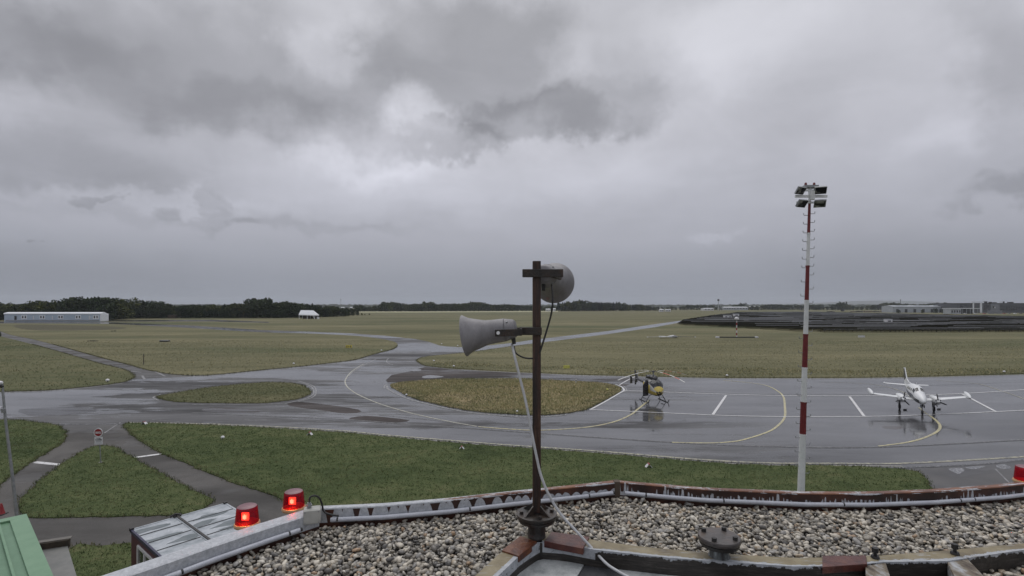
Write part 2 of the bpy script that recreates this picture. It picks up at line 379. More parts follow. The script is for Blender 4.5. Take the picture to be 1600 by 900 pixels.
grass('lawn_left', 'lawn', [(-600,652),(-200,653),(9,656.5),(58,661),(87,664.5),(98,670),(103,680),(95,694),(58,717),(29,737),(0,757),(-80,815),(-600,815)], LAWN)
grass('lawn_triangle', 'lawn', [(152,697.5),(170,697.5),(187,704),(217,722),(260,745),(303,768),(332,781),(326,790),(303,802),(260,806),(173,808),(87,810),(45,809.5),(34,803),(30,791),(34,778),(58,756),(87,733),(115,714),(139,701)], LAWN)
grass('lawn_bottom', 'lawn', [(112,857),(155,855),(202,850),(300,845),(420,838),(480,870),(480,950),(90,950)], LAWN)
def flat(name, pts, z, mat, smooth=True, **k):
    return sheet(name, pts, z, mat, smooth=smooth, **k)[0]
flat('path', [(-600,664),(95,664),(198,662.8),(203,680),(300,728),(470,790),(640,880),(640,940),(-600,940)], .018, PATH, smooth=False)
flat('path', [(-60,506),(-10,514),(15,522.5),(50,529.5),(100,542.5),(150,556.5),(200,569.5),(240,580),(275,585.5),(300,588.5),(255,590.5),(208,592),(210,588),(195,579),(155,569),(100,553),(50,539),(10,529),(-30,519),(-80,510)], .018, PATH)
flat('parking_lot', [(1400,734),(1500,728.5),(1560,724),(1600,719),(1760,704),(2300,690),(2300,935),(1400,935)], .018, LOT, smooth=False)
flat('taxiway_patch', [(603,594),(612,586),(640,580.5),(665,573),(700,576.5),(800,582),(900,587),(985,589.5),(1010,590),(975,604),(950,599.5),(925,596),(845,592),(800,590.5),(700,591),(650,594),(620,598.5),(607,600)], .018, OLDTAR, smooth=False)
for pts in ([(660,588.5),(672,586.3),(690,588),(692,589.3),(676,591),(662,590.8)], [(1482,733),(1500,731.5),(1507,735),(1503,739),(1497,741),(1488,737.5)], [(1556,728),(1568,725.5),(1580,731),(1574,733.5),(1560,732)], [(1508,730.5),(1537,728.5),(1536,731),(1520,734)], [(642,578.5),(655,577),(658,579),(646,580.2)]):
    flat('puddle', pts, .027, WATER)

LINES = {}
def stripe(name, pts, w, mat, z=.024, smooth=True, kind='structure'):
    ps = [P(*p) for p in pts]
    if smooth and len(ps) > 2: ps = catmull(ps, 6)
    vs, fs = [], []
    for i, p in enumerate(ps):
        d = (ps[min(i+1, len(ps)-1)] - ps[max(i-1, 0)]); n = Vector((-d.y, d.x, 0)).normalized() * w / 2
        vs += [(p.x + n.x, p.y + n.y, z), (p.x - n.x, p.y - n.y, z)]
        if i: fs.append((2*i-2, 2*i-1, 2*i+1, 2*i))
    o = MB().add(vs, fs).build(name, mat); o['kind'] = kind; return o
yl = 'yellow_line'; wl = 'white_line'
stripe(yl, [(568,569),(556,576),(547,583),(540,593),(540,600),(545,607),(560,617),(590,630),(625,641),(660,650),(703,659),(745,666.6)], .2, paint('pale_yellow_paint', (.46,.45,.36)), .030)
stripe(yl, [(747,667),(800,671),(846,672.5),(915,668),(959,659.5),(985,648.5),(996,640),(1015,625)], .26, YLINE, .030)
stripe(yl, [(588,561),(570,570),(552,581),(545,588)], .2, PLINE, .031)
stripe(yl, [(607,560),(604,564),(607,568),(614,570)], .2, PLINE, .03)
stripe(yl, [(1050,691.5),(1103,692.5),(1132,691.5),(1161,687.5),(1200,675),(1217,664),(1226,652),(1226.5,638),(1224,620),(1214,610.5),(1197,602.5),(1170,598),(1130,594.5)], .24, YLINE, .030)
stripe(yl, [(1436,637),(1444,644),(1460,655),(1468.5,665),(1465,674),(1445,684),(1417,691.5),(1373,697.5)], .24, YLINE, .030)
stripe(yl, [(1282,597),(1350,599.5),(1387,605),(1409,612),(1425,622)], .2, YLINE2, .030)
stripe(yl, [(1462,594.5),(1525,599.5),(1562,610),(1600,623.5),(1650,645)], .22, YLINE2, .030)
stripe(wl, [(975,610.5),(1040,612.8),(1100,615),(1200,618),(1325,618.8),(1407,618.3),(1465,616.8),(1530,613.8),(1600,609.2),(1700,602)], .26, WLINE, .034)
stripe(wl, [(925,640.5),(1007,644),(1112,648.7),(1200,651),(1350,651),(1450,648.3),(1600,641.3),(1720,634)], .24, WLINE, .034)
for a, b in (((1134.5,618),(1114,648)), ((1327.5,620),(1350,650.5)), ((1504,616),(1555,643))): stripe(wl, [a, b], .30, WLINE, .038)
stripe(wl, [(1005,583.5),(985,592),(968,601.5)], .22, WLINE, .034)
stripe(wl, [(922,640.5),(945,628),(968,614.5),(975,610),(971,604.5),(962,601)], .26, WLINE, .03)
stripe(wl, [(975,613),(979,609),(974,603)], .2, PLINE, .031)
stripe(wl, [(600,607),(602,602),(612,600.5)], .22, PLINE, .03)
stripe(wl, [(605,603),(606,608),(622,616.5),(650,627),(725,643.5),(800,650.5),(845,651.5),(885,648.5)], .34, PLINE, .03)
stripe(wl, [(430,598),(463,597.5),(484,603),(490,611.5),(486,619),(463,627),(425,631.5),(300,632)], .22, PLINE, .03)
stripe(wl, [(466,595.5),(488,602.5),(494,611.5),(489,620.5),(466,628)], .2, PLINE, .03)
stripe(wl, [(252,616),(242,619.5),(240,622),(248,626)], .22, PLINE, .03)
for a, b in (((54,722.5),(98,727)), ((205,716),(253,709.5))): stripe(wl, [a, b], .42, WLINE, .03)
for a, b in (((206,580.5),(221,582)), ((222,587),(226,593)), ((243,581),(258,588))): stripe(wl, [a, b], .35, PLINE, .03)
stripe(wl, [(188,660.5),(178,667),(163,677)], .14, PLINE, .03)
# lane joints of the apron and the concrete edge strips
stripe('tar_seam', [(300,645),(400,649),(520,654),(602,660),(706,667),(846,677),(1051,691),(1200,697.3),(1373,698.3),(1600,687),(1720,680)], .12, PLINE, .026)
stripe('tar_seam', [(300,646.2),(400,650.2),(520,655.2),(602,661),(706,668.3),(846,678.3),(1051,692.3),(1200,698.6),(1373,699.6),(1600,688.3)], .10, SEAM, .026)
stripe('tar_seam', [(1040,611.2),(1100,613.4),(1200,616.2),(1325,617),(1407,616.6)], .14, SEAM, .026)
stripe('tar_seam', [(1240,605),(1330,606.5),(1440,603),(1600,597)], .10, SEAM, .026)
stripe('tar_seam', [(592,649),(660,655),(720,663)], .12, SEAM, .026)
stripe('tar_seam', [(430,640),(500,646),(575,650)], .10, SEAM, .026)
stripe('edge_line', [(200,660.5),(300,662),(400,665.5),(524,672.5),(602,680),(718,689.5),(800,696),(944,706),(1089,718),(1200,723.7),(1315,724.5),(1402,724.5),(1500,720),(1600,714),(1720,707)], .34, YLINE2, .030)
stripe('kerb_strip', [(200,661.2),(300,663.5),(400,667.3),(524,674.8),(602,682.2),(718,692.2),(800,698.8),(944,708.8),(1089,721.3),(1200,727.2),(1315,727.8),(1410,728.8)], .30, KERB, .022)
stripe('kerb_strip', [(1400,731.5),(1500,727.5),(1560,723.3),(1600,719),(1760,705)], .28, SEAM, .030)
stripe('kerb_strip', [(70,662.7),(130,663.2),(198,662.5)], .40, SEAM, .030)
stripe('kerb_strip', [(-100,613.7),(0,613),(70,611),(132,606),(192,599)], .30, KERB, .022)
stripe('kerb_strip', [(268,587.5),(320,588.2),(400,580.4),(475,573.2),(550,564.2),(575,558.5)], .30, KERB, .022)
stripe('kerb_strip', [(700,577),(800,582.4),(900,587),(985,589),(1125,592),(1325,592),(1450,590),(1600,586),(1720,583)], .25, KERB, .022)
stripe('tar_seam', [(1555,733),(1580,758),(1590,770)], .10, PLINE, .026)

CR = random.Random(77)
for k in range(26):
    px = CR.uniform(20, 780); py = CR.choice([CR.uniform(632, 660), CR.uniform(600, 625), CR.uniform(575, 600)]); dx = CR.uniform(20, 110); sl = CR.uniform(-.05, .12)
    q = P(px, py)
    if any(pip(np.array([[P(px + dx*f_, py + dx*f_*sl).x, P(px + dx*f_, py + dx*f_*sl).y]]), GR[kk])[0] for kk in GR for f_ in (0, .25, .5, .75, 1)): continue
    stripe('tar_seam', [(px + dx*f_, py + dx*f_*sl + CR.uniform(-.6, .6)) for f_ in (0, .3, .6, 1)], CR.uniform(.06, .12), SEAM if k % 3 else PLINE, .022)
for pts in ([(470,628),(560,640),(540,646),(452,634)], [(575,650),(640,657),(600,661),(545,655)], [(30,640),(120,636),(150,643),(60,650)], [(330,575+62),(400,640),(395,646),(320,643)], [(1380,666),(1410,667),(1406,671),(1384,670)]):
    flat('tar_patch', pts, .0165, OLDTAR)
# pale crop field and runway strip in the distance
CROP = M('pale_crop', [(.30,.30,.17), (.40,.39,.25)], .02, .9, stretch=(.1, 1, 1))
flat('crop_field', [(545,486.6),(640,485.2),(800,485.4),(872,485.8),(872,487.1),(800,487.5),(640,488.2),(560,488.2)], .02, CROP, smooth=False)
flat('runway', [(165,500.3),(330,499.5),(420,503),(420,504.3),(330,502.2),(165,502.2)], .02, APRON, smooth=False)
flat('dirt_patch', [(25,508),(60,507.4),(150,509.5),(200,512.5),(150,516),(60,516.5),(25,512)], .075, grass_mat('bare_soil', [(.07,.065,.045), (.09,.085,.055), (.12,.11,.07)], stretch=(.3, 1, 1)))

# ---- blades: real grass standing on the near lawns, the big island and along the asphalt edges
def blades(name, xy, hlo, hhi, cols, label, z0=.06, wide=.05, mottle=None):
    n = len(xy); k = 3
    base = np.repeat(xy, k, 0) + RNG.normal(0, .05, (n*k, 2)); m = len(base)
    h = RNG.uniform(hlo, hhi, m) * np.repeat(RNG.uniform(.6, 1.2, n), k); a = RNG.uniform(0, 2*math.pi, m); w = h * .16 + wide * .4
    lean = RNG.normal(0, .35, (m, 2)) * h[:, None]
    v = np.zeros((m, 3, 3)); dx, dy = np.cos(a) * w / 2, np.sin(a) * w / 2
    v[:, 0, 0] = base[:, 0] - dx; v[:, 0, 1] = base[:, 1] - dy; v[:, 1, 0] = base[:, 0] + dx; v[:, 1, 1] = base[:, 1] + dy
    v[:, :2, 2] = z0; v[:, 2, :2] = base + lean; v[:, 2, 2] = z0 + h
    me = bpy.data.meshes.new(name); me.vertices.add(m*3); me.vertices.foreach_set('co', v.reshape(-1))
    me.loops.add(m*3); me.loops.foreach_set('vertex_index', np.arange(m*3, dtype=np.int32))
    me.polygons.add(m); me.polygons.foreach_set('loop_start', np.arange(0, m*3, 3, dtype=np.int32))
    ca = me.color_attributes.new('tone', 'FLOAT_COLOR', 'POINT')
    pick = RNG.integers(0, len(cols), n) if mottle is None else np.clip((mottle * len(cols) + RNG.normal(0, .8, n)).astype(int), 0, len(cols) - 1)
    cc = np.array(cols)[pick]; cc = np.repeat(cc, k, 0) * RNG.uniform(.75, 1.25, (m, 1))
    c4 = np.ones((m, 3, 4)); c4[:, :, :3] = cc[:, None, :]; ca.data.foreach_set('color', c4.reshape(-1).astype(np.float32))
    me.update(); me.materials.append(MATS['blade']); o = link(name, me)
    return tag(o, label, 'grass', kind='stuff')
def attr_mat(name, rough=.8, bump=0, spec=.2, trans=0):
    m = bpy.data.materials.new(name); m.use_nodes = True; g = NT(m.node_tree); b = g.n['Principled BSDF']
    at = g.new('ShaderNodeAttribute'); at.attribute_name = 'tone'; c = at.outputs['Color']
    if bump:
        o = g.new('ShaderNodeTexCoord').outputs['Object']; nn = g.noise(o, 90, 4, .7)
        c = g.mix(1.0, c, g.ramp(nn, [(.3, (.7,)*3), (.7, (1.2,)*3)]), 'MULTIPLY')
    g.l.new(c, b.inputs['Base Color']); b.inputs['Roughness'].default_value = rough; b.inputs['Specular IOR Level'].default_value = spec
    MATS[name] = m; return m
attr_mat('blade')
def scatter(poly, density):
    a = np.array(poly); lo, hi = a.min(0), a.max(0); n = int((hi[0]-lo[0]) * (hi[1]-lo[1]) * density)
    p = RNG.uniform(lo, hi, (n, 2)); return p[pip(p, poly)]
def edge(poly, per_m, spread=.12, near=160):
    out = []; n = len(poly)
    for i in range(n):
        a, b = np.array(poly[i]), np.array(poly[(i+1) % n]); L = np.linalg.norm(b - a)
        if min(a[1], b[1]) > near or L > 120: continue
        k = int(L * per_m); t = RNG.uniform(0, 1, (k, 1)); out.append(a + (b - a) * t + RNG.normal(0, spread, (k, 2)))
    return np.concatenate(out) if out else np.zeros((0, 2))
GREENS = [(.042,.066,.024), (.060,.088,.032), (.084,.112,.042), (.115,.132,.054), (.165,.152,.078)]
DRY = [(.27,.26,.13), (.38,.335,.18), (.47,.41,.235), (.56,.49,.30), (.33,.315,.16), (.20,.225,.10)]
KHAKI = [(.10,.11,.05), (.15,.145,.075), (.21,.19,.11), (.08,.092,.04)]
def front(p, ymax=62, half=1.12):
    return p[(p[:, 1] > 22) & (p[:, 1] < ymax) & (np.abs(p[:, 0]) < p[:, 1] * half)]
def patchy(p, seed, n=46, r=(1.2, 4.5), sx=2.2):
    g = np.random.default_rng(seed); c = g.uniform(p.min(0), p.max(0), (n, 2)); q = np.zeros(len(p))
    for k in range(n): dd = (p - c[k]) / np.array([sx, 1.0]) / g.uniform(*r); q = np.maximum(q, np.exp(-(dd ** 2).sum(1)) * g.uniform(.5, 1))
    return q
for j, k in enumerate(('lawn_near', 'lawn_left', 'lawn_triangle', 'lawn_bottom')):
    p = front(scatter(GR[k], 26)); q = .45 + .55 * patchy(p, 40 + j, 60, (.5, 2.2), 1.8) - .55 * patchy(p, 60 + j, 70, (.4, 2.0), 1.8)
    near_edge = np.min([np.hypot(p[:, 0] - a, p[:, 1] - b) for a, b in GR[k]], 0); q += np.where(near_edge < .5, .35, 0)
    blades('grass', p, .05, .13, GREENS, 'short wet green mown grass of the near lawn', mottle=q)
for k, dens, sd in (('right_field', .9, 71), ('left_field', .9, 72), ('left_lawn', 1.2, 73)):
    a = np.array(GR[k]); lo = np.maximum(a.min(0), (-190, 60)); hi = np.minimum(a.max(0), (190, 185)); n = int((hi[0]-lo[0]) * (hi[1]-lo[1]) * dens)
    p = RNG.uniform(lo, hi, (n, 2)); p = p[pip(p, GR[k])]; p = p[np.abs(p[:, 0]) < p[:, 1] * 1.1]; q = patchy(p, sd, 150, (2, 9), 3.5) + RNG.normal(0, .15, len(p)); p = p[q > .35]
    blades('grass', p, .08, .26, (KHAKI + DRY[:3]) if k != 'left_lawn' else KHAKI + GREENS, 'scattered taller tufts over the khaki airfield grass', wide=.12)
band = [(lambda v: (v.x, v.y))(P(*c)) for c in ((668,570.5),(800,580),(985,586.5),(1325,589.5),(1600,583.5),(1640,582),(1640,575),(1325,579),(1180,575),(985,576),(860,573),(760,569),(700,565))]
p = scatter(band, 5); q = patchy(p, 9, 60, (1.5, 6), 3.0) + RNG.normal(0, .12, len(p)); p = p[(q > .38)]
blades('grass', p, .12, .34, DRY + KHAKI, 'yellowed taller grass along the near edge of the right field', wide=.06)
p = scatter(GR['island_big'], 30); edge_d = np.min([np.hypot(p[:, 0] - a, p[:, 1] - b) for a, b in GR['island_big']], 0)
q = patchy(p, 3) + RNG.normal(0, .13, len(p)) - np.where(edge_d < 2.0, .45, 0); q -= np.where(p[:, 1] < 62, .12, 0)
blades('grass', p[q > .42], .10, .34, DRY, 'long yellowed grass on the larger taxiway island', wide=.035)
blades('grass', p[q <= .42], .06, .20, [(.075,.092,.036), (.10,.115,.048), (.14,.145,.065), (.18,.165,.085)], 'greener short grass on the larger taxiway island', wide=.035)
p = scatter(GR['island_small'], 20); blades('grass', p, .06, .16, KHAKI, 'short olive grass on the smaller taxiway island', wide=.04)
ed = [edge(GR[k], 9) for k in ('left_field', 'left_lawn', 'right_field', 'island_small')]
blades('grass', np.concatenate(ed), .10, .26, KHAKI, 'tufted grass along the taxiway edges', wide=.05)
ed = [edge(GR[k], 14, .10, 70) for k in ('lawn_near', 'lawn_left', 'lawn_triangle', 'lawn_bottom', 'island_big')]
blades('grass', np.concatenate(ed), .07, .2, GREENS + KHAKI, 'tufted grass along the path and apron edges', wide=.04)

# ------------------------------------------------------------------ the tower roof in the foreground
TOP, GRAV, CURB, DECK = -1.42, -1.53, -1.50, -1.605        # levels below the eye
def uvmesh(name, strips, mat, parent, smooth=False):
    """strips: list of rows of (point, u, v); rows joined by quads, with uv in metres"""
    vs, uv, fs = [], [], []
    for rows in strips:
        b = len(vs); n = len(rows[0])
        for r in rows:
            for p, u, v in r: vs.append(tuple(p)); uv.append((u, v))
        for i in range(len(rows) - 1):
            for j in range(n - 1): fs.append((b + i*n + j, b + i*n + j+1, b + (i+1)*n + j+1, b + (i+1)*n + j))
    me = bpy.data.meshes.new(name); me.from_pydata(vs, [], fs); l = me.uv_layers.new(name='UVMap')
    for p in me.polygons:
        for li in p.loop_indices: l.data[li].uv = uv[me.loops[li].vertex_index]
    bm = bmesh.new(); bm.from_mesh(me); bmesh.ops.remove_doubles(bm, verts=bm.verts, dist=1e-5); bmesh.ops.recalc_face_normals(bm, faces=bm.faces); bm.to_mesh(me); bm.free()
    me.materials.append(mat); return link(name, me, parent)

def parapet_mat(name, mode):
    m = bpy.data.materials.new(name); m.use_nodes = True; g = NT(m.node_tree); b = g.n['Principled BSDF']
    tc = g.new('ShaderNodeTexCoord'); u, v, _ = g.sep(tc.outputs['UV']); o = tc.outputs['Object']
    n = g.noise(o, 30, 5, .7); n2 = g.noise(o, 6, 4, .6)
    rust_and_shade = g.ramp(n2, [(.32, (.022,.011,.009)), (.5, (.042,.016,.012)), (.66, (.085,.030,.017))])
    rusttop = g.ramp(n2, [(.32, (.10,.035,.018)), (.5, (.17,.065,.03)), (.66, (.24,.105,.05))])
    white = g.ramp(n, [(.3, (.33,.35,.38)), (.6, (.50,.52,.55))])
    # v: 0 at the foot of the inner face .. .09 at its top edge, above that the top face
    if mode == 'spikes':
        s = g.noise(g.comb(g.m('MULTIPLY', u, 46), 3.1, 0), 1.0, 2, .5); s2 = g.noise(g.comb(g.m('MULTIPLY', u, 3.2), 9.0, 0), 1.0, 2, .5)
        hgt = g.m('ADD', .030, g.m('MULTIPLY', g.m('MULTIPLY', g.smooth(s, .47, .60), g.smooth(s2, .44, .58)), g.m('MULTIPLY', n2, .13)))
        edge_ = g.m('ADD', v, g.m('MULTIPLY', g.m('SUBTRACT', n, .5), .03))
        f = g.m('LESS_THAN', edge_, hgt)
        lip = g.m('MULTIPLY', g.m('GREATER_THAN', v, .083), g.m('GREATER_THAN', g.m('ADD', g.noise(g.comb(g.m('MULTIPLY', u, 2.6), g.m('MULTIPLY', v, 30), 0), 1, 5, .7), g.m('MULTIPLY', n, .3)), .70))
    elif mode == 'scallops':
        vor = g.new('ShaderNodeTexVoronoi'); vor.voronoi_dimensions = '1D'; vor.feature = 'F1'; vor.inputs['Scale'].default_value = 1.0
        g.l.new(g.m('MULTIPLY', u, 15), vor.inputs['W'])
        s2 = g.lin(u, .1, 2.2, .085, .018)                                     # paint survives best near the box
        hgt = g.m('ADD', .030, g.m('MULTIPLY', g.m('SUBTRACT', 1.1, g.m('MULTIPLY', g.m('POWER', vor.outputs['Distance'], 2.0), 3.2)), s2))
        edge_ = g.m('ADD', v, g.m('MULTIPLY', g.m('SUBTRACT', n, .5), .02))
        f = g.m('LESS_THAN', edge_, hgt)
        lip = g.m('MULTIPLY', g.m('GREATER_THAN', v, .083), g.m('GREATER_THAN', g.m('ADD', g.noise(g.comb(g.m('MULTIPLY', u, 2.2), g.m('MULTIPLY', v, 30), 0), 1, 5, .7), g.m('ADD', g.m('MULTIPLY', n, .3), g.lin(u, 0, 1.6, .25, -.02))), .68))
    else:
        f = g.m('GREATER_THAN', n2, .26); lip = g.m('GREATER_THAN', v, 9.0)
    f = g.m('MULTIPLY', g.m('MAXIMUM', f, lip), g.m('GREATER_THAN', v, .002))  # unpainted dark foot below the conduit stands in for its shadow
    col = g.mix(g.m('GREATER_THAN', v, .088), rust_and_shade, rusttop)
    c = g.mix(f, col, white)
    c = g.mix(1.0, c, g.ramp(g.noise(o, 70, 4, .75), [(.3, (.75,)*3), (.7, (1.15,)*3)]), 'MULTIPLY')
    g.l.new(c, b.inputs['Base Color']); b.inputs['Roughness'].default_value = .42
    bp = g.new('ShaderNodeBump'); bp.inputs['Strength'].default_value = .35; bp.inputs['Distance'].default_value = .004
    g.l.new(g.m('ADD', g.m('MULTIPLY', f, .8), n), bp.inputs['Height']); g.l.new(bp.outputs[0], b.inputs['Normal'])
    return m
PAR_R, PAR_M, PAR_L = parapet_mat('peeling_paint_sparse', 'spikes'), parapet_mat('peeling_paint_scalloped', 'scallops'), parapet_mat('grey_white_sheet_paint', 'sheet')
PIPE = M('white_conduit_plastic', [(.40,.42,.47), (.50,.52,.57)], 10, .4, .15, grain=.15)
TOWER = empty('control_tower', (0, 2, 0), 'control tower roof strewn with pebbles inside a low peeling parapet', 'tower')
def tow(o):
    o.parent = TOWER; o.matrix_parent_inverse = Matrix.Translation((0, -2, 0)); return o
outer_R = [(1900,700),(1700,737),(1600,752),(1550,757.5),(1450,764.5),(1350,768),(1250,767.5),(1100,761.5),(1030,756),(962,750)]
outer_M = [(962,750),(900,757),(800,767),(700,778),(600,786),(500,790.5),(486,793)]
outer_L = [(486,793),(402,819),(320,845.5),(252,869),(170,896),(60,932)]
def inset(ps, t):
    out = []
    for i, p in enumerate(ps):
        d = (ps[min(i+1, len(ps)-1)] - ps[max(i-1, 0)]); d.z = 0; d.normalize()
        n = Vector((-d.y, d.x, 0)); n = n if n.dot(Vector((0, 1.5, 0)) - Vector((p.x, p.y, 0))) > 0 else -n
        out.append(p + n * t)
    return out
def resample(ps, ds=.05):
    out = [ps[0]]
    for a, b in zip(ps[:-1], ps[1:]):
        k = max(1, int((b - a).length / ds))
        out += [a.lerp(b, (i + 1) / k) for i in range(k)]
    return out
def parapet(px, t, mat, step=None):
    o = [PR(x, y, TOP) for x, y in px]; o = o[::-1] if o[0].x > o[-1].x else o
    i = inset(o, t); L = [0.0]
    for a, b in zip(o[:-1], o[1:]): L.append(L[-1] + (b - a).length)
    dn = Vector((0, 0, 1)); foot = [p - dn * .145 for p in i]; bk = [p - dn * .145 for p in o]
    rows = [[(p, l, 0) for p, l in zip(bk, L)]] if False else None
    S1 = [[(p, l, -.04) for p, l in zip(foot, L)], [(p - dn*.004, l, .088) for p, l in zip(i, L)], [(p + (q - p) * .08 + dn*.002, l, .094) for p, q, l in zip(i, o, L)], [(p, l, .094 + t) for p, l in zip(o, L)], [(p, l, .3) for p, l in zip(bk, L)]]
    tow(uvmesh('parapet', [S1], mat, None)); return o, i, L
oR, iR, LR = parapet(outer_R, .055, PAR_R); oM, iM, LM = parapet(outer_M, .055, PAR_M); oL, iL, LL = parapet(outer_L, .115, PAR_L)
# corner posts that close the mitres
for q, mt in ((PR(962,750,TOP), BROWN),): tow(MB().box(q + Vector((0, -.035, -.068)), (.05, .06, .15)).build('parapet_corner', MATS['brown_timber'], None, bevel=.006))
def along(ps, t):
    L = 0; tot = [0]
    for a, b in zip(ps[:-1], ps[1:]): tot.append(tot[-1] + (b - a).length)
    s = t * tot[-1]
    for k in range(len(ps) - 1):
        if s <= tot[k+1] + 1e-9: return ps[k].lerp(ps[k+1], (s - tot[k]) / max(1e-9, tot[k+1] - tot[k]))
    return ps[-1]
def conduit(ps, cuts, r=.0155, off=.02, drop=.072, gap=.006):
    line = inset(ps, off)
    line = [p - Vector((0, 0, drop)) for p in line]
    def at_px(px):                                   # where the run passes under a photo column
        for a, b in zip(line[:-1], line[1:]):
            xa, xb = a.x / a.y * F + 800, b.x / b.y * F + 800
            if xa <= px <= xb: return a.lerp(b, (px - xa) / (xb - xa))
        return line[0] if px < line[0].x / line[0].y * F + 800 else line[-1]
    for x0, x1 in zip(cuts[:-1], cuts[1:]):
        a, b = at_px(x0), at_px(x1); d = (b - a).normalized()
        mid = [p for p in line if (p - a).dot(d) > .03 and (b - p).dot(d) > .03]
        tow(MB().tube([a + d*gap] + mid + [b - d*gap], r, 12).build('conduit', PIPE, None, smooth=True))
        tow(MB().tube([b - d*(gap + .004), b + d*(gap+.004)], r * .8, 10).build('conduit_clip', BLACK, None))
conduit(iR, [976,1010,1131,1318,1499,1521,1640,1790]); conduit(iM, [515,527,733,920,958]); conduit(iL, [120,283,450,468], off=.022, drop=.070)
# roofing felt, gravel bed, curb, inner deck
curb_out = [(1950,812),(1750,834),(1600,849),(1460,861.5),(1370,868.5),(1285,871),(1240,871.5),(1174,868),(1090,862),(1015,855.5),(940,846),(900,838),(862,832),(838,835),(814,838),(786,860),(742,900),(690,950),(600,1040)]
curb_in = [(1950,823),(1750,845),(1600,859),(1480,876.5),(1380,878),(1345,882),(1285,884.5),(1240,885),(1105,876),(1043,871),(964,862.5),(930,859),(880,850),(844,847.5),(828,857),(812,868),(778,900),(735,945),(650,1035)]
co = [PR(x, y, CURB) for x, y in curb_out]; ci = [PR(x, y, CURB) for x, y in curb_in]
bed_poly = [(p.x, p.y) for p in (iL[::1] + iM + iR)]
bed_poly = [(p.x, p.y) for p in iL] + [(p.x, p.y) for p in iM[1:]] + [(p.x, p.y) for p in iR[1:]]
lower = [(p.x, p.y) for p in co]
gravel_poly = bed_poly + lower + [(-2.2, 1.2)]
FELT = M('roofing_felt', [(.012,.012,.012), (.025,.024,.022)], 8, .7, .3)
tow(MB().prism(gravel_poly, H + GRAV - .12, H + GRAV - .035).build('roof_bed', FELT, None))
def curb_mat():
    m = bpy.data.materials.new('flaking_curb_paint'); m.use_nodes = True; g = NT(m.node_tree); b = g.n['Principled BSDF']
    tc = g.new('ShaderNodeTexCoord'); u, v, _ = g.sep(tc.outputs['UV']); o = tc.outputs['Object']
    n = g.noise(o, 22, 6, .7); n2 = g.noise(o, 5, 4, .6); n3 = g.noise(g.vm('MULTIPLY', o, (9, 9, 90)), 1, 4, .7)
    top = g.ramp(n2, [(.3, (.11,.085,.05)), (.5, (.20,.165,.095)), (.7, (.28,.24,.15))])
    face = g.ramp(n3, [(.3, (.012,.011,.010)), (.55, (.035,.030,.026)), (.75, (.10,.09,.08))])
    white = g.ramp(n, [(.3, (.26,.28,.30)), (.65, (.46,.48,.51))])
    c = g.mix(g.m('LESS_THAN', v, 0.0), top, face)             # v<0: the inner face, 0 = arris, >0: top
    e = g.m('ADD', v, g.m('MULTIPLY', g.m('SUBTRACT', n, .5), .085))
    w = g.m('MULTIPLY', g.m('GREATER_THAN', e, -.012), g.m('LESS_THAN', e, .026))
    w = g.m('MULTIPLY', w, g.smooth(n2, .32, .38))
    ws = g.m('MULTIPLY', g.m('GREATER_THAN', v, 0.02), g.smooth(g.noise(g.vm('MULTIPLY', o, (5, 60, 1)), 1, 4, .7), .60, .63))
    left = g.m('MULTIPLY', g.m('GREATER_THAN', u, LEFT_U), g.smooth(g.noise(o, 40, 5, .75), .36, .42))
    leftf = g.m('MULTIPLY', left, g.m('GREATER_THAN', v, -.062))
    c = g.mix(g.m('MAXIMUM', g.m('MAXIMUM', w, g.m('MULTIPLY', ws, .6)), g.m('MULTIPLY', leftf, g.m('LESS_THAN', v, .03))), c, white)
    g.l.new(c, b.inputs['Base Color']); b.inputs['Roughness'].default_value = .5
    bp = g.new('ShaderNodeBump'); bp.inputs['Strength'].default_value = .6; bp.inputs['Distance'].default_value = .006
    g.l.new(g.m('ADD', w, n), bp.inputs['Height']); g.l.new(bp.outputs[0], b.inputs['Normal']); return m
Lc = [0.0]
for a, b in zip(ci[:-1], ci[1:]): Lc.append(Lc[-1] + (b - a).length)
LEFT_U = Lc[11]
dz = Vector((0, 0, 1))
wid = [(a - b).length for a, b in zip(co, ci)]
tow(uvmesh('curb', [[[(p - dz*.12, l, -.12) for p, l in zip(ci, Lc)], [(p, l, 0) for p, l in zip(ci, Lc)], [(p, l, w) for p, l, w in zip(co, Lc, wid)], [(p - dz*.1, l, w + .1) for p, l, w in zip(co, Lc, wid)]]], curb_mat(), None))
inner_poly = [(p.x, p.y) for p in ci] + [(-.6, .9), (6, .9)]
DECKM = M('damp_deck_felt', [(.02,.02,.02), (.05,.048,.045)], 7, .45, .3)
SHEETW = M('weathered_white_sheet', [(.22,.24,.245), (.38,.40,.40), (.46,.48,.48)], 9, .42, .15, grain=.18)
SHEETD = M('dark_bitumen_sheet', [(.028,.030,.034), (.045,.047,.052)], 14, .6, .4)
tow(MB().prism(inner_poly, H + DECK - .1, H + DECK - .012).build('deck', DECKM, None))
def pxprism(name, pts, rel0, rel1, mat, bevel=0):
    return tow(MB().prism([(lambda q: (q.x, q.y))(PR(x, y, rel1)) for x, y in pts], H + rel0, H + rel1).build(name, mat, None, bevel=bevel))
pxprism('deck_sheet', [(806,897),(833,877.5),(852,873),(913,881),(900,903),(880,950),(740,960)], DECK - .012, DECK, SHEETW)
pxprism('deck_sheet', [(915,881.5),(962,889),(985,905),(990,950),(884,950),(903,903)], DECK - .012, DECK - .003, SHEETD)
pxprism('deck_sheet', [(966,889.5),(1040,897),(1120,903),(1120,950),(995,950),(988,905)], DECK - .012, DECK, SHEETW)
pxprism('deck_sheet', [(1292,897),(1352,895),(1356,960),(1280,960)], DECK - .012, DECK + .03, SHEETW)
OLDW = M('flaking_beam', [(.05,.035,.025), (.17,.14,.10), (.42,.44,.46)], 16, .6, .6, stretch=(1, .35, 1))
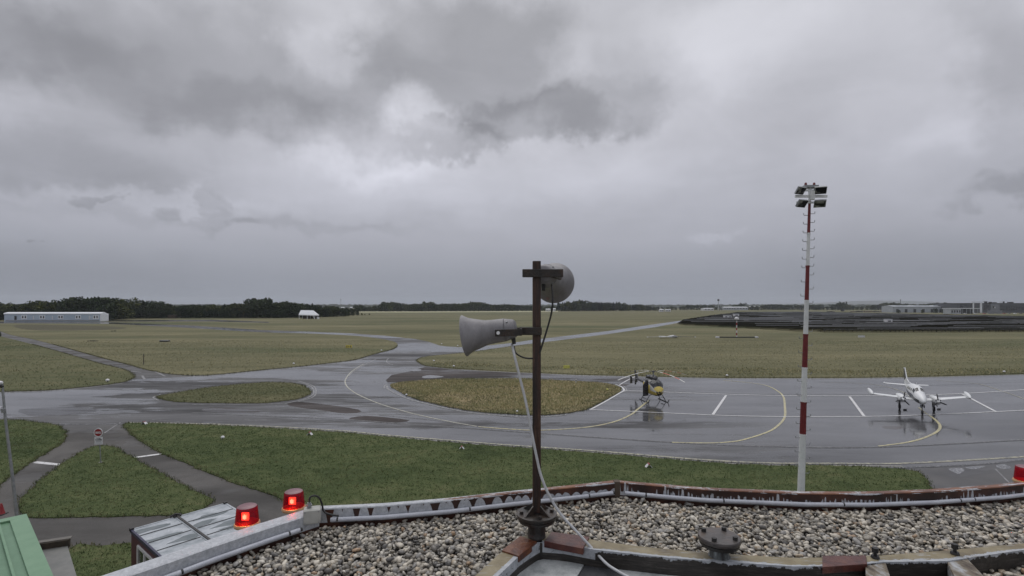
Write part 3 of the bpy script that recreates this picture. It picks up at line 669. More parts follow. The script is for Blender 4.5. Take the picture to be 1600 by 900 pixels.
for pts in ([(1352,884),(1384,879),(1404,940),(1356,940)], [(1480,878),(1512,873),(1575,940),(1512,940)]):
    pxprism('roof_beam', pts, CURB - .1, CURB - .006, OLDW, bevel=.004)
RUST = M('rusty_plate', [(.055,.018,.010), (.12,.040,.018), (.19,.075,.030)], 9, .35, .35, grain=.2)
RUST2 = M('rusty_plate_dark', [(.045,.012,.010), (.085,.024,.018), (.13,.045,.028)], 9, .33, .3, grain=.2)
for pts, mt in (([(784,859.5),(813,837),(839,846.5),(811,868.5)], RUST), ([(850,845.5),(862,830.5),(921,838.5),(911,857)], RUST2), ([(1285,868),(1353,867.5),(1355,881),(1285,886)], RUST2)):
    pxprism('rust_plate', pts, CURB - .03, CURB + .010, mt, bevel=.003)
# pebbles ------------------------------------------------------------
attr_mat('pebble', rough=.33, bump=1, spec=.5)
def pebbles(poly, rel, spacing, lo, hi, name, label, layers=2, ymin=1.6, half=1.12, loose=.30):
    a = np.array(poly); mn, mx = a.min(0), a.max(0); pts = []
    for ly in range(layers):
        gx, gy = np.meshgrid(np.arange(mn[0], mx[0], spacing), np.arange(max(mn[1], ymin), mx[1], spacing * .86))
        gx = gx + (np.arange(gx.shape[0]) % 2)[:, None] * spacing / 2 + (ly * spacing * .5)
        p = np.stack([gx.ravel(), gy.ravel()], 1); p += RNG.normal(0, spacing * .24, p.shape)
        z = np.full(len(p), H + rel - .022 + ly * .014) + RNG.normal(0, .006, len(p)); kp = RNG.uniform(0, 1, len(p)) < (1.0 if ly == 0 else loose); p, z = p[kp], z[kp]; pts.append(np.concatenate([p, z[:, None]], 1))
    p = np.concatenate(pts); p = p[pip(p[:, :2], poly) & (np.abs(p[:, 0]) < p[:, 1] * half) & (p[:, 1] > ymin)]
    bm = bmesh.new(); bmesh.ops.create_icosphere(bm, subdivisions=2, radius=1); bv = np.array([v.co[:] for v in bm.verts]); bf = np.array([[v.index for v in f.verts] for f in bm.faces]); bm.free()
    n = len(p); nv, nf = len(bv), len(bf)
    # a dozen slightly lumpy pebble shapes
    shp = np.stack([bv * (1 + .17 * np.sin(bv @ RNG.normal(0, 2.0, 3) + RNG.uniform(0, 6)) + .08 * np.sin(bv @ RNG.normal(0, 4, 3)))[:, None] for _ in range(14)])
    s = np.exp(RNG.normal(math.log((lo + hi) / 2), .26, n)).clip(lo * .7, hi * 1.25)
    sc = np.stack([s * RNG.uniform(.95, 1.45, n), s * RNG.uniform(.75, 1.05, n), s * RNG.uniform(.48, .8, n)], 1)
    ya, ta, tb = RNG.uniform(0, 2*math.pi, n), RNG.normal(0, .38, n), RNG.normal(0, .38, n)
    ca, sa, cx, sx, cy, sy = np.cos(ya), np.sin(ya), np.cos(ta), np.sin(ta), np.cos(tb), np.sin(tb)
    v = shp[RNG.integers(0, 14, n)] * sc[:, None, :]
    x, y, z = v[..., 0], v[..., 1], v[..., 2]
    y, z = y * cx[:, None] - z * sx[:, None], y * sx[:, None] + z * cx[:, None]
    x, z = x * cy[:, None] + z * sy[:, None], -x * sy[:, None] + z * cy[:, None]
    x, y = x * ca[:, None] - y * sa[:, None], x * sa[:, None] + y * ca[:, None]
    v = np.stack([x, y, z], -1) + p[:, None, :]
    f = (bf[None] + (np.arange(n) * nv)[:, None, None]).reshape(-1)
    me = bpy.data.meshes.new(name); me.vertices.add(n*nv); me.vertices.foreach_set('co', v.reshape(-1))
    me.loops.add(len(f)); me.loops.foreach_set('vertex_index', f.astype(np.int32))
    me.polygons.add(n*nf); me.polygons.foreach_set('loop_start', np.arange(0, n*nf*3, 3, dtype=np.int32)); me.polygons.foreach_set('use_smooth', np.ones(n*nf, bool))
    pal = np.array([(.43,.405,.35), (.32,.30,.26), (.23,.22,.195), (.56,.53,.46), (.17,.162,.148), (.11,.105,.10), (.44,.375,.285), (.07,.068,.066), (.31,.22,.145), (.48,.465,.42), (.27,.268,.26)])
    wgt = np.array([3, 3, 3, 2, 2.2, 1.4, 1, .8, .35, 2, 2]); c = pal[RNG.choice(len(pal), n, p=wgt / wgt.sum())] * np.array([1.03, 1.0, .96]) * RNG.uniform(.8, 1.15, (n, 1))
    c4 = np.ones((n, nv, 4)); c4[:, :, :3] = c[:, None, :]
    at = me.color_attributes.new('tone', 'FLOAT_COLOR', 'POINT'); at.data.foreach_set('color', c4.reshape(-1).astype(np.float32))
    me.update(); me.materials.append(MATS['pebble']); o = link(name, me)
    return tag(o, label, 'gravel', kind='stuff')
def shrink(poly): return poly
pebbles(gravel_poly, GRAV, .0285, .0112, .0162, 'gravel', 'wet grey and cream pebbles covering the tower roof')
pebbles([(lambda q: (q.x, q.y))(PR(x, y, DECK)) for x, y in [(1520,898),(1600,884),(1700,868),(1800,900),(1700,960),(1560,960)]], DECK + .012, .031, .013, .019, 'gravel', 'wet pebbles on the sunken deck behind the curb')
# the tower's walls carry the roof
foot = [(p.x, p.y) for p in oL] + [(p.x, p.y) for p in oM[1:]] + [(p.x, p.y) for p in oR[1:]]
cx0, cy0 = sum(p[0] for p in foot) / len(foot), sum(p[1] for p in foot) / len(foot)
wall_fp = [((x - .5) * .97 + .5, (y - 1) * .97 + 1) for x, y in foot] + [(5.2, -3.5), (-4.0, -3.5)]
RENDER = M('tower_render', [(.42,.41,.38), (.5,.49,.46)], .6, .8, .1)
tow(MB().prism(wall_fp, 0, H + GRAV - .122).build('wall', RENDER, None))

# ------------------------------------------------------------------ loudspeaker post
PD = 3.33
def post():
    t = empty('loudspeaker_post', (X(838, PD), PD, H + CURB), 'rusty square steel post bolted to a black flange on the roof curb', 'post')
    def own(o): o.parent = t; o.matrix_parent_inverse = Matrix.Translation(-t.location); return o
    RPOST = M('post_rust', [(.012,.009,.008), (.026,.014,.011), (.055,.025,.015), (.12,.075,.045)], 5, .5, .35, stretch=(6, 6, .45), grain=.2)
    x = X(838.5, PD); zb = Z(800, PD); zt = Z(408, PD)
    own(MB().box((x, PD, (zb + zt) / 2), (.053, .05, zt - zb)).build('post_shaft', RPOST, None, bevel=.005))
    cz = Z(801, PD)
    BLK = M('black_painted_flange', [(.012,.011,.011), (.026,.023,.021), (.05,.032,.022)], 9, .38, .3)
    for k in range(4):
        a = math.pi / 4 + k * math.pi / 2; d = Vector((math.cos(a), math.sin(a), 0)); s = Vector((-d.y, d.x, 0)) * .005
        p0, p1, p2 = Vector((x, PD, cz)) + d*.03, Vector((x, PD, cz)) + d*.115, Vector((x, PD, cz + .055)) + d*.03
        own(MB().add([p0+s, p1+s, p2+s, p0-s, p1-s, p2-s], [(0,1,2), (5,4,3), (0,3,4,1), (1,4,5,2), (2,5,3,0)]).build('gusset', BLK, None))
    own(MB().lathe([(0,.0),(0,.128),(.012,.131),(.022,.131),(.024,.10)], (x, PD, cz - .024), (0,0,1), 40).build('top_flange', BLK, None, smooth=True))
    own(MB().lathe([(0,.06),(.004,.118),(.018,.124),(.024,.124),(.026,.06)], (x, PD, cz - .054), (0,0,1), 40).build('lower_flange', BLK, None, smooth=True))
    own(MB().lathe([(0,.066),(.01,.058),(.055,.056),(.09,.058)], (x, PD, H + CURB - .01), (0,0,1), 28).build('neck', BLK, None, smooth=True))
    for k in range(4):
        a = k * math.pi / 2 + .15; own(MB().cyl((x + .10*math.cos(a), PD + .10*math.sin(a), cz - .06), (x + .10*math.cos(a), PD + .10*math.sin(a), cz + .016), .013, n=6).build('bolt', BLK, None))
    # dark plinth under the flange at the curb corner
    own(MB().box((x, PD - .055, H + CURB - .05), (.075, .06, .10)).build('plinth', BLK, None, bevel=.006))
    # arms carrying the horns
    AR = M('black_rust_bracket', [(.010,.009,.009), (.022,.017,.014), (.05,.028,.018)], 14, .5, .4)
    own(MB().beam((X(816, PD), PD - .035, Z(427.5, PD)), (X(879, PD), PD - .035, Z(427.5, PD)), .028, .052).beam((X(862, PD), PD - .035, Z(428, PD)), (X(878, PD), PD + .10, Z(431, PD)), .02, .045).build('upper_bracket', AR, None, bevel=.004))
    yb = PD + .015
    for sy in (-1, 1):
        own(MB().beam((X(774, PD), yb + sy*.102, Z(519.5, PD)), (X(815, PD), yb + sy*.100, Z(518, PD)), .012, .044).build('lower_bracket', AR, None, bevel=.003))
        own(MB().cyl((X(779, PD), yb + sy*.107, Z(519, PD)), (X(779, PD), yb + sy*.119, Z(519, PD)), .011, n=14).build('bracket_bolt', WHITE, None))
    own(MB().beam((X(814, PD), yb - .108, Z(518, PD)), (X(814, PD), yb + .108, Z(518, PD)), .044, .012, (1, 0, 0)).beam((X(812, PD), yb - .03, Z(517, PD)), (X(846, PD), PD - .03, Z(517, PD)), .04, .050).build('bracket_yoke', AR, None, bevel=.003))
post()
HORN = M('grey_horn_plastic', [(.15,.145,.15), (.20,.195,.205), (.25,.245,.25)], 9, .5, .10, stretch=(1, 1, .35), grain=.10)
def horn(label, back, axis, size, group):
    a = Vector(axis).normalized(); b = Vector(back)
    t = empty('horn_loudspeaker', b, label, 'loudspeaker', group)
    def own(o): o.parent = t; o.matrix_parent_inverse = Matrix.Translation(-b); return o
    k = size
    own(MB().lathe([(0,0),(.0,.050*k),(.006,.060*k),(.02,.068*k),(.055,.077*k),(.072,.081*k)], b, a, 40).build('driver_cover', HORN, None, smooth=True))
    own(MB().lathe([(.0745,.074*k),(.0745,.083*k),(.10,.0838*k),(.15,.0855*k),(.20,.090*k),(.25,.1005*k),(.29,.115*k),(.325,.135*k),(.345,.150*k),(.349,.1505*k),(.349,.1455*k),(.33,.131*k),(.27,.112*k),(.20,.09*k),(.12,.06*k),(.12,0)], b, a, 56, cap=False).build('horn_flare', HORN, None, smooth=True))
    own(MB().lathe([(0,.03*k),(.06,.045*k),(.1,.05*k),(.11,0)], b + a*.18, a, 24).build('inner_horn', HORN, None, smooth=True))
    low = Vector((0, 0, -1)); low = (low - a * low.dot(a)).normalized()
    own(MB().cyl(b + a*.03 + low*.062*k, b + a*.03 + low*.110*k, .015, .012, 12).build('cable_gland', BLACK, None, smooth=True))
    u = a.cross(low)
    for j in range(4):
        q = math.pi/4 + j*math.pi/2; d = (low*math.cos(q) + u*math.sin(q)); own(MB().cyl(b + a*.052 + d*.074*k, b + a*.052 + d*.084*k, .006, n=8).build('screw', GALV, None))
    return t
horn('grey horn loudspeaker low on the post, its mouth turned left', (X(807, PD), PD + .015, Z(513, PD)), (-1, .10, -.15), .91, 'horn loudspeakers on the rusty post')
horn('grey horn loudspeaker at the post top, facing away', (X(849, PD), PD + .055, Z(427, PD)), (.29, .93, -.13), .985, 'horn loudspeakers on the rusty post')
CABW = M('white_cable_sheath', [(.46,.47,.48), (.56,.57,.58)], 20, .4)
CABB = M('black_cable_sheath', [(.012,.012,.012), (.02,.02,.02)], 20, .45)
def cable(name, pts, r, mat, label):
    ps = catmull([Vector((X(px, d), d, Z(py, d))) for px, py, d in pts], 8)
    return tag(MB().tube(ps, r, 10).build(name, mat, None, smooth=True), label, 'cable')
cable('cable', [(800,538,PD+.02),(803,552,PD-.05),(811,585,PD-.06),(822,630,PD-.06),(832,682,PD-.07),(838,712,PD-.07),(845,742,PD-.07),(857,772,PD-.08),(876,803,PD-.08),(905,835,PD-.12),(930,862,PD-.16),(948,881,PD-.24),(966,893,PD-.30),(990,906,PD-.35),(1030,925,PD-.42)], .0085, CABW, 'white cable hanging from the lower loudspeaker past the post to the deck')
cable('cable', [(803,541,PD+.02),(805,550,PD+.01),(812,556,PD),(822,559.5,PD-.01),(833,560,PD-.028)], .0055, CABB, 'short black cable looped from the lower loudspeaker to the post')
cable('cable', [(862,445,PD+.06),(863,455,PD+.02),(863.5,470,PD),(862,487,PD),(857,507,PD),(851,527,PD-.01),(846,543,PD-.022),(843,552,PD-.028)], .0062, CABB, 'black cable drooping from the upper loudspeaker to the post')
# the capped flange standing on the curb
def flange_stub():
    d = PR(1127, 872, CURB); x, y = d.x, d.y + .03; zt = Z(838, y)
    t = empty('capped_flange', (x, y, H + CURB), 'dark capped pipe flange with four bolts standing on the curb', 'flange')
    def own(o): o.parent = t; o.matrix_parent_inverse = Matrix.Translation(-t.location); return o
    STEEL = M('dull_flange_steel', [(.045,.040,.038), (.075,.066,.062), (.10,.075,.06)], 12, .38, .2)
    own(MB().lathe([(0,0),(0,.118),(.006,.122),(.022,.122),(.028,.118),(.028,0)], (x, y, zt - .024), (0,0,1), 44, cap=False).build('blind_plate', STEEL, None, smooth=True))
    own(MB().lathe([(0,.05),(.003,.108),(.012,.114),(.024,.114),(.026,.05)], (x, y, zt - .054), (0,0,1), 44).build('pipe_flange', M('flange_steel_dark', [(.02,.019,.018), (.04,.036,.033)], 12, .45, .2), None, smooth=True))
    own(MB().lathe([(0,.075),(.015,.058),(.06,.052),(.10,.055)], (x, y, H + CURB - .01), (0,0,1), 30).build('neck', M('flaking_neck_paint', [(.03,.03,.03), (.10,.11,.11), (.30,.33,.34)], 26, .5, .5, stretch=(1, 1, .3)), None, smooth=True))
    for k in range(4):
        a = math.pi/4 + k*math.pi/2 + .1; b = MB().cyl((x + .092*math.cos(a), y + .092*math.sin(a), zt - .05), (x + .092*math.cos(a), y + .092*math.sin(a), zt + .024), .0145, n=6)
        own(b.build('bolt', BLACK, None))
flange_stub()
for px, py, lab in ((1367.5, 872, 'black bolt standing on the curb beside the rusty angle plate'), (1492, 866, 'black bolt standing on the curb where the right beam joins')):
    q = PR(px, py, CURB); t = empty('anchor_bolt', q, lab, 'bolt', 'anchor bolts on the curb')
    MB().cyl((0,0,0), (0,0,.035), .009, n=8).build('shank', BLACK, t)
    MB().cyl((0,0,.004), (0,0,.016), .024, .02, n=12).build('washer', BLACK, t)
    MB().cyl((0,0,.035), (0,0,.062), .019, n=6).build('nut', BLACK, t)

# ------------------------------------------------------------------ red obstruction lights and the junction box
def lens_mat():
    m = bpy.data.materials.new('red_lens'); m.use_nodes = True; g = NT(m.node_tree); g.n.clear()
    out = g.new('ShaderNodeOutputMaterial'); t = g.new('ShaderNodeBsdfTransparent'); t.inputs[0].default_value = (.62, .03, .05, 1)
    gl = g.new('ShaderNodeBsdfGlossy'); gl.inputs['Roughness'].default_value = .12
    df = g.new('ShaderNodeBsdfPrincipled'); df.inputs['Base Color'].default_value = (.22, .006, .022, 1); df.inputs['Roughness'].default_value = .15
    df.inputs['Emission Color'].default_value = (.85, .02, .06, 1); df.inputs['Emission Strength'].default_value = .05
    a = g.new('ShaderNodeMixShader'); a.inputs[0].default_value = .45; g.l.new(t.outputs[0], a.inputs[1]); g.l.new(df.outputs[0], a.inputs[2])
    g.l.new(a.outputs[0], out.inputs[0]); return m
LENS = lens_mat(); BULB = emis('lit_tube_glow', (1.0, .75, .30), 45.0); HALO = emis('lit_reflector_glow', (1.0, .45, .14), 9.0)
CREAM = M('cream_base_plastic', [(.42,.27,.14), (.52,.34,.19)], 10, .45)
LENSTOP = M('pale_lens_top', [(.16,.07,.085), (.26,.13,.145)], 18, .3)  # paler pink than the sides of the lens
def beacon(px, py_base, d, label):
    x = X(px, d); z0 = Z(py_base, d)
    t = empty('obstruction_light', (x, d, z0), label, 'beacon', 'red obstruction lights on the parapet')
    MB().lathe([(0,0),(0,.060),(.004,.078),(.016,.082),(.026,.078),(.028,.05)], (0,0,0), (0,0,1), 36).build('base_ring', CREAM, t, smooth=True)
    MB().lathe([(.028,.072),(.034,.0735),(.07,.070),(.11,.066),(.128,.064),(.134,.060)], (0,0,0), (0,0,1), 40, cap=False).build('lens', LENS, t, smooth=True)
    MB().lathe([(.1335,.0605),(.139,.052),(.142,.03),(.143,0)], (0,0,0), (0,0,1), 40, cap=False).build('lens_top', LENSTOP, t, smooth=True)
    h = MB().box((0,-.022,.074), (.046,.012,.050)).build('lamp_reflector', HALO, t, bevel=.003)
    b = MB()
    for k in (-1, 0, 1): b.cyl((k*.0085, -.034, .058 + abs(k)*.004), (k*.0085, -.034, .090 - abs(k)*.006), .0030, n=8)
    b.build('lamp_tubes', BULB, t)
    MB().cyl((0,0,-.05), (0,0,.0), .03, n=14).build('stalk', GALV, t)
beacon(386, 822, 3.44, 'red obstruction light, lit, on the grey parapet above the cabin roof')
beacon(459, 797, 3.66, 'red obstruction light, lit, beside the cream junction box')
beacon(1603, 755, 4.16, 'red obstruction light cut by the frame at the right end of the parapet')
def jbox():
    d = 3.50; x, z = X(488, d), Z(804, d)
    t = empty('junction_box', (x, d, z), 'cream plastic junction box screwed to the parapet corner', 'box', rz=R_(18))
    PL = M('cream_box_plastic', [(.36,.36,.33), (.44,.44,.41)], 12, .45)
    MB().box((0,0,0), (.112,.075,.098)).build('body', PL, t, bevel=.012)
    MB().box((0,-.043,0), (.108,.014,.092)).build('lid', PL, t, bevel=.006)
    for sx in (-1, 1):
        for sz in (-1, 1): MB().cyl((sx*.043,-.049,sz*.035), (sx*.043,-.052,sz*.035), .005, n=8).build('screw', GALV, t)
    MB().cyl((-.02,.0,.045), (-.02,.0,.085), .014, .012, 10).cyl((-.02,0,.06), (-.02,0,.072), .02, n=6).build('cable_gland', GALV, t)
    MB().tube(catmull([Vector(p) for p in ((-.02,0,.08),(-.015,.01,.115),(.015,.02,.12),(.045,.03,.095),(.062,.04,.04),(.07,.045,.0),(.10,.03,-.02),(.17,.0,-.03))], 6), .0065, 8).build('cable', CABB, t, smooth=True)
jbox()

# ------------------------------------------------------------------ floodlight mast
def mast():
    d = 34.0; b = Vector((X(1251.5, d), d, 0)); top = Vector((X(1265.5, d), d, Z(296, d)))
    t = empty('floodlight_mast', b, 'tall red and white banded floodlight mast rising behind the parapet', 'mast')
    ax = (top - b); ax0 = ax.normalized(); ztop = top.z
    def at(z): return ax * (z / ztop)
    def rad(z): return .225 + (.075 - .225) * z / ztop
    ys = [800, 679, 629, 575, 523, 470, 416, 365, 316, 296]; cols = [WHITE, RED] * 5
    for i in range(9):
        z0, z1 = max(0, Z(ys[i], d)), Z(ys[i+1], d)
        o = MB().cyl(at(z0 + .01), at(z1 - .01), rad(z0), rad(z1), 20).build('red_band' if cols[i] is RED else 'white_band', cols[i], t, smooth=True)
        MB().cyl(at(z1 - .05), at(z1 + .05), rad(z1) + .02, n=20).build('collar', cols[i], t, smooth=True)
    k = 0; z = 1.4
    while z < Z(325, d):
        sx = -1 if k % 2 else 1
        c = at(z); r = rad(z); paint_ = WHITE
        MB().tube([c + Vector((sx*(r - .02), 0, 0)), c + Vector((sx*(r + .24), -.02, .0)), c + Vector((sx*(r + .28), -.02, .03)), c + Vector((sx*(r + .285), -.02, .15))], .021, 6).build('climbing_peg', GALV, t, smooth=True)
        z += .47; k += 1
        if z > Z(420, d) and k % 2 == 0: z -= .36
    hz = Z(308, d); ctr = at(hz)
    MB().beam(ctr + Vector((-1.05, -.16, .02)), ctr + Vector((1.05, -.16, .02)), .12, .16).build('cross_arm', WHITE, t)
    MB().beam(ctr + Vector((-.95, -.12, .42)), ctr + Vector((.95, -.12, .42)), .09, .12).beam(ctr + Vector((-.95, -.12, -.38)), ctr + Vector((.95, -.12, -.38)), .09, .12).build('cross_rail', WHITE, t)
    for px, py, sx, up in ((1251, 300, -1, 1), (1281.5, 299.5, 1, 1), (1253, 320, -1, -1), (1281, 320, 1, -1)):
        c = Vector((X(px, d) - b.x - .26, -.45, Z(py, d)))
        M3 = Matrix.Rotation(R_(-20 * sx), 3, 'Z') @ Matrix.Rotation(R_(38), 3, 'X') @ Matrix.Shear('XZ', 3, (-.25 * sx * up, 0))
        f = MB().box(c, (.70, .14, .52), M3).build('floodlight', GALV, t, bevel=.02)
        MB().box(c + M3 @ Vector((0, -.074, 0)), (.62, .012, .44), M3).build('lens', GLASS, f)
        MB().box(c + M3 @ Vector((0, .09, 0)), (.40, .08, .30), M3).build('housing', GALV, f)
        MB().beam(c + Vector((-.05*sx, .1, 0)), Vector((ctr.x + sx*.55, ctr.y - .12, ctr.z + .40 * up)), .06, .06).build('bracket', WHITE, t)
    MB().beam(ctr + Vector((-.02, -.3, -.25)), ctr + Vector((-.02, -.3, .35)), .28, .2).build('control_box', WHITE, t, bevel=.02)
    MB().tube([Vector((X(1246, d) - b.x, -.3, Z(313, d))), Vector((X(1241.5, d) - b.x, -.3, Z(319, d))), Vector((X(1246, d) - b.x, -.3, Z(323, d)))], .02, 6).build('cable_loop', WHITE, t)
    pz = Z(292, d)
    MB().box((top.x - b.x, 0, pz), (.92, .5, .16)).build('platform', GALV, t, bevel=.02)
    MB().cyl((top.x - b.x, 0, hz), (top.x - b.x, 0, pz), .10, n=12).build('neck', WHITE, t)
    DRED = M('unlit_red_lens', [(.10,.012,.012), (.15,.02,.02)], 8, .25)
    for sx in (-.28, .28): MB().lathe([(0,.07),(.02,.085),(.14,.08),(.2,.05),(.215,0)], (top.x - b.x + sx, 0, pz + .08), (0,0,1), 16).build('warning_lamp', DRED, t, smooth=True)
mast()

# ------------------------------------------------------------------ lofted bodies for the aircraft
class Loft:
    """sections (x, y centre, half width, z bottom, z top, squareness); x runs nose-ward"""
    def __init__(s, secs): s.s = secs
    def sec(s, x):
        q = s.s
        if x >= q[0][0]: return q[0][1:]
        for a, b in zip(q[:-1], q[1:]):
            if a[0] >= x >= b[0]:
                f = (a[0] - x) / (a[0] - b[0]); return tuple(a[i] + (b[i] - a[i]) * f for i in range(1, 6))
        return q[-1][1:]
    def pt(s, x, th, off=0.0):
        """th: 0 = port side, 90 = top, 180 = starboard"""
        yc, hw, zb, zt, e = s.sec(x); c, n = math.cos(th), math.sin(th)
        hw += off; hz = (zt - zb) / 2 + off
        return Vector((x, yc + hw * math.copysign(abs(c) ** e, c), (zb + zt) / 2 + hz * math.copysign(abs(n) ** e, n)))
    def body(s, n=24):
        m = MB(); vs = [s.pt(q[0], 2*math.pi*k/n) for q in s.s for k in range(n)]; fs = []
        for i in range(len(s.s) - 1):
            for k in range(n): fs.append((i*n + k, (i+1)*n + k, (i+1)*n + (k+1) % n, i*n + (k+1) % n))
        fs += [tuple(range(n)), tuple(range(len(s.s)*n - 1, (len(s.s)-1)*n - 1, -1))]
        return m.add(vs, fs)
    def patch(s, x0, x1, t0, t1, off=.012, nx=5, nt=5, skew=0.0):
        """a panel lying on the skin between two stations and two angles (degrees)"""
        vs, fs = [], []
        for i in range(nx + 1):
            for j in range(nt + 1):
                th = R_(t0 + (t1 - t0) * j / nt); x = x0 + (x1 - x0) * i / nx + skew * (j / nt - .5); vs.append(s.pt(x, th, off))
        for i in range(nx):
            for j in range(nt): a = i*(nt+1) + j; fs.append((a, a + 1, a + nt + 2, a + nt + 1))
        return MB().add(vs, fs)
def airfoil_wing(root, tip, cr, ct, tr, tt):
    """a tapered aerofoil panel between two leading-edge points; chord runs aft (-x)"""
    prof = [(0,0), (.03,.35), (.12,.75), (.3,1), (.55,.78), (.8,.35), (1,.02), (.8,-.12), (.5,-.32), (.25,-.42), (.08,-.36), (.02,-.2)]
    vs, fs = [], []; n = len(prof)
    for p, c, t in ((root, cr, tr), (tip, ct, tt)):
        for u, w in prof: vs.append(Vector(p) + Vector((-u * c, 0, w * t * .6)))
    for k in range(n): fs.append((k, (k+1) % n, n + (k+1) % n, n + k))
    fs += [tuple(range(n)), tuple(range(2*n - 1, n - 1, -1))]
    m = MB().add(vs, fs); return m
def fixn(o):
    bm = bmesh.new(); bm.from_mesh(o.data); bmesh.ops.recalc_face_normals(bm, faces=bm.faces); bm.to_mesh(o.data); bm.free(); return o

AWHITE = M('aircraft_white', [(.66,.68,.69), (.74,.75,.76)], 1.5, .28)
ADARK = M('aircraft_dark_trim', [(.02,.024,.035), (.035,.04,.05)], 4, .3)
def plane():
    g = P(1432, 641.5); t = empty('twin_engine_plane', (g.x, g.y, .012), 'white twin propeller plane with tip tanks parked on the wet apron', 'plane', rz=R_(-118))
    def mk(m, name, mat, par=t, smooth=True): return fixn(m.build(name, mat, par, smooth=smooth, auto=R_(50)))
    # x forward, y port, z up; main wheels at x=0
    zf = 1.24
    fus = Loft([(3.95,0,.03,zf+.38,zf+.46,1),(3.8,0,.20,zf+.20,zf+.64,1),(3.4,0,.38,zf+.06,zf+.86,1),(2.8,0,.53,zf-.02,zf+1.06,.95),(2.2,0,.62,zf-.06,zf+1.18,.92),(1.75,0,.67,zf-.08,zf+1.32,.9),(1.2,0,.70,zf-.08,zf+1.68,.88),(.6,0,.71,zf-.08,zf+1.78,.86),(-.8,0,.71,zf-.06,zf+1.78,.86),(-2.2,0,.64,zf+.06,zf+1.70,.88),(-3.6,0,.46,zf+.36,zf+1.48,.92),(-5.0,0,.27,zf+.66,zf+1.24,.96),(-6.3,0,.12,zf+.86,zf+1.12,1),(-6.6,0,.05,zf+.92,zf+1.04,1)])
    f = mk(fus.body(28), 'fuselage', AWHITE)
    for s0, s1 in ((98, 128), (52, 82)):                          # two windscreen panes and the side panes
        mk(fus.patch(1.70, 1.22, s0, s1, .010), 'windscreen_pane', GLASS, t)
    for a, b in ((132, 160), (20, 48)): mk(fus.patch(1.5, .85, a, b, .010), 'side_window', GLASS, t)
    for k in range(4):
        x = .45 - k * .72
        for a, b in ((147, 166), (14, 33)): mk(fus.patch(x, x - .40, a, b, .010, 4, 4), 'cabin_window', GLASS, t)
    for a, b in ((181, 203), (-23, -1)): mk(fus.patch(3.55, -5.6, a, b, .008, 22, 3), 'cheat_line', ADARK, t)
    mk(fus.patch(3.5, -3.2, 204, 336, .006, 20, 10), 'belly_panel', ADARK, t)
    MB().beam((.2,0,zf+1.78),(.05,0,zf+2.12),.03,.015).build('antenna', AWHITE, t)
    zw = zf + .12
    for s in (-1, 1):
        tipy, tipz = 5.35*s, zw + .52 + .14*s
        mk(airfoil_wing((1.05, .55*s, zw), (1.05, 2.1*s, zw + .17), 1.95, 1.80, .26, .24), 'inner_wing', AWHITE)
        mk(airfoil_wing((.98, 2.1*s, zw + .17), (.75, tipy, tipz), 1.75, 1.10, .24, .16), 'wing', AWHITE)
        tk = Loft([(1.75,tipy+.12*s,.03,tipz+.10,tipz+.16,1),(1.45,tipy+.13*s,.17,tipz-.05,tipz+.33,1),(.9,tipy+.16*s,.25,tipz-.10,tipz+.46,1),(.1,tipy+.2*s,.25,tipz-.02,tipz+.52,1),(-.6,tipy+.24*s,.17,tipz+.14,tipz+.52,1),(-1.2,tipy+.28*s,.03,tipz+.36,tipz+.44,1)])
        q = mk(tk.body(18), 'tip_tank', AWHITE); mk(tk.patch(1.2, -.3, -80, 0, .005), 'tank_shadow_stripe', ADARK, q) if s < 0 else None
        ny = 1.95 * s
        nc = Loft([(2.05,ny,.20,zw-.06,zw+.40,1),(1.95,ny,.36,zw-.20,zw+.52,.85),(1.4,ny,.44,zw-.28,zw+.60,.82),(.5,ny,.44,zw-.26,zw+.60,.85),(-.5,ny,.36,zw-.12,zw+.52,.9),(-1.5,ny,.2,zw+.06,zw+.38,1),(-2.0,ny,.05,zw+.16,zw+.28,1)])
        q = mk(nc.body(20), 'engine_nacelle', AWHITE)
        mk(nc.patch(1.93, 1.3, 200, 340, .008), 'nacelle_underside', ADARK, t)
        for sy in (-.2, .2): MB().box((1.99, ny + sy, zw + .30), (.10, .20, .13)).build('air_intake', BLACK, q)
        MB().lathe([(0,.17),(.12,.16),(.26,.10),(.36,.02),(.365,0)], (2.02, ny, zw + .17), (1,0,0), 16).build('spinner', AWHITE, t, smooth=True)
        pr = empty('propeller', (2.16, ny, zw + .17)); pr.parent = t
        for k in range(3):
            a = R_(90 + 120 * k + 12 * s); u = Vector((0, math.cos(a), math.sin(a))); w = Vector((.35, -math.sin(a) * .94, math.cos(a) * .94))
            m = MB(); st = [(.10,.05,.03),(.3,.075,.025),(.6,.08,.016),(.85,.06,.01),(.95,.03,.006)]; vs = []
            for r, c, th in st: vs += [u*r - w*c + Vector((th,0,0)), u*r + w*c + Vector((th,0,0)), u*r + w*c - Vector((th,0,0)), u*r - w*c - Vector((th,0,0))]
            fs = []
            for i in range(4):
                for j in range(4): fs.append((i*4 + j, i*4 + (j+1) % 4, i*4 + 4 + (j+1) % 4, i*4 + 4 + j))
            fs += [(0,1,2,3), (19,18,17,16)]; fixn(m.add(vs, fs).build('blade', DARK, pr))
        # main gear
        MB().cyl((0, ny - .05*s, .34), (0, ny - .05*s, zw - .1), .055, n=10).cyl((.0, ny - .05*s, .9), (-.45, ny - .05*s, zw), .035, n=8).build('gear_leg', AWHITE, t)
        MB().lathe([(-.11,.18),(-.11,.30),(-.07,.345),(.07,.345),(.11,.30),(.11,.18)], (0, ny + .02*s, .345), (0,1,0), 24).build('wheel', RUBBER, t, smooth=True)
        MB().cyl((0, ny - .1, .345), (0, ny + .14, .345), .13, n=14).build('wheel_hub', GALV, t)
        MB().box((.18, ny + .30*s, 1.02), (.75, .025, .66)).build('gear_door', AWHITE, t)
        MB().box((-.15, ny - .02*s, .96), (.10, .26, .62)).build('gear_well_strut', BLACK, t)
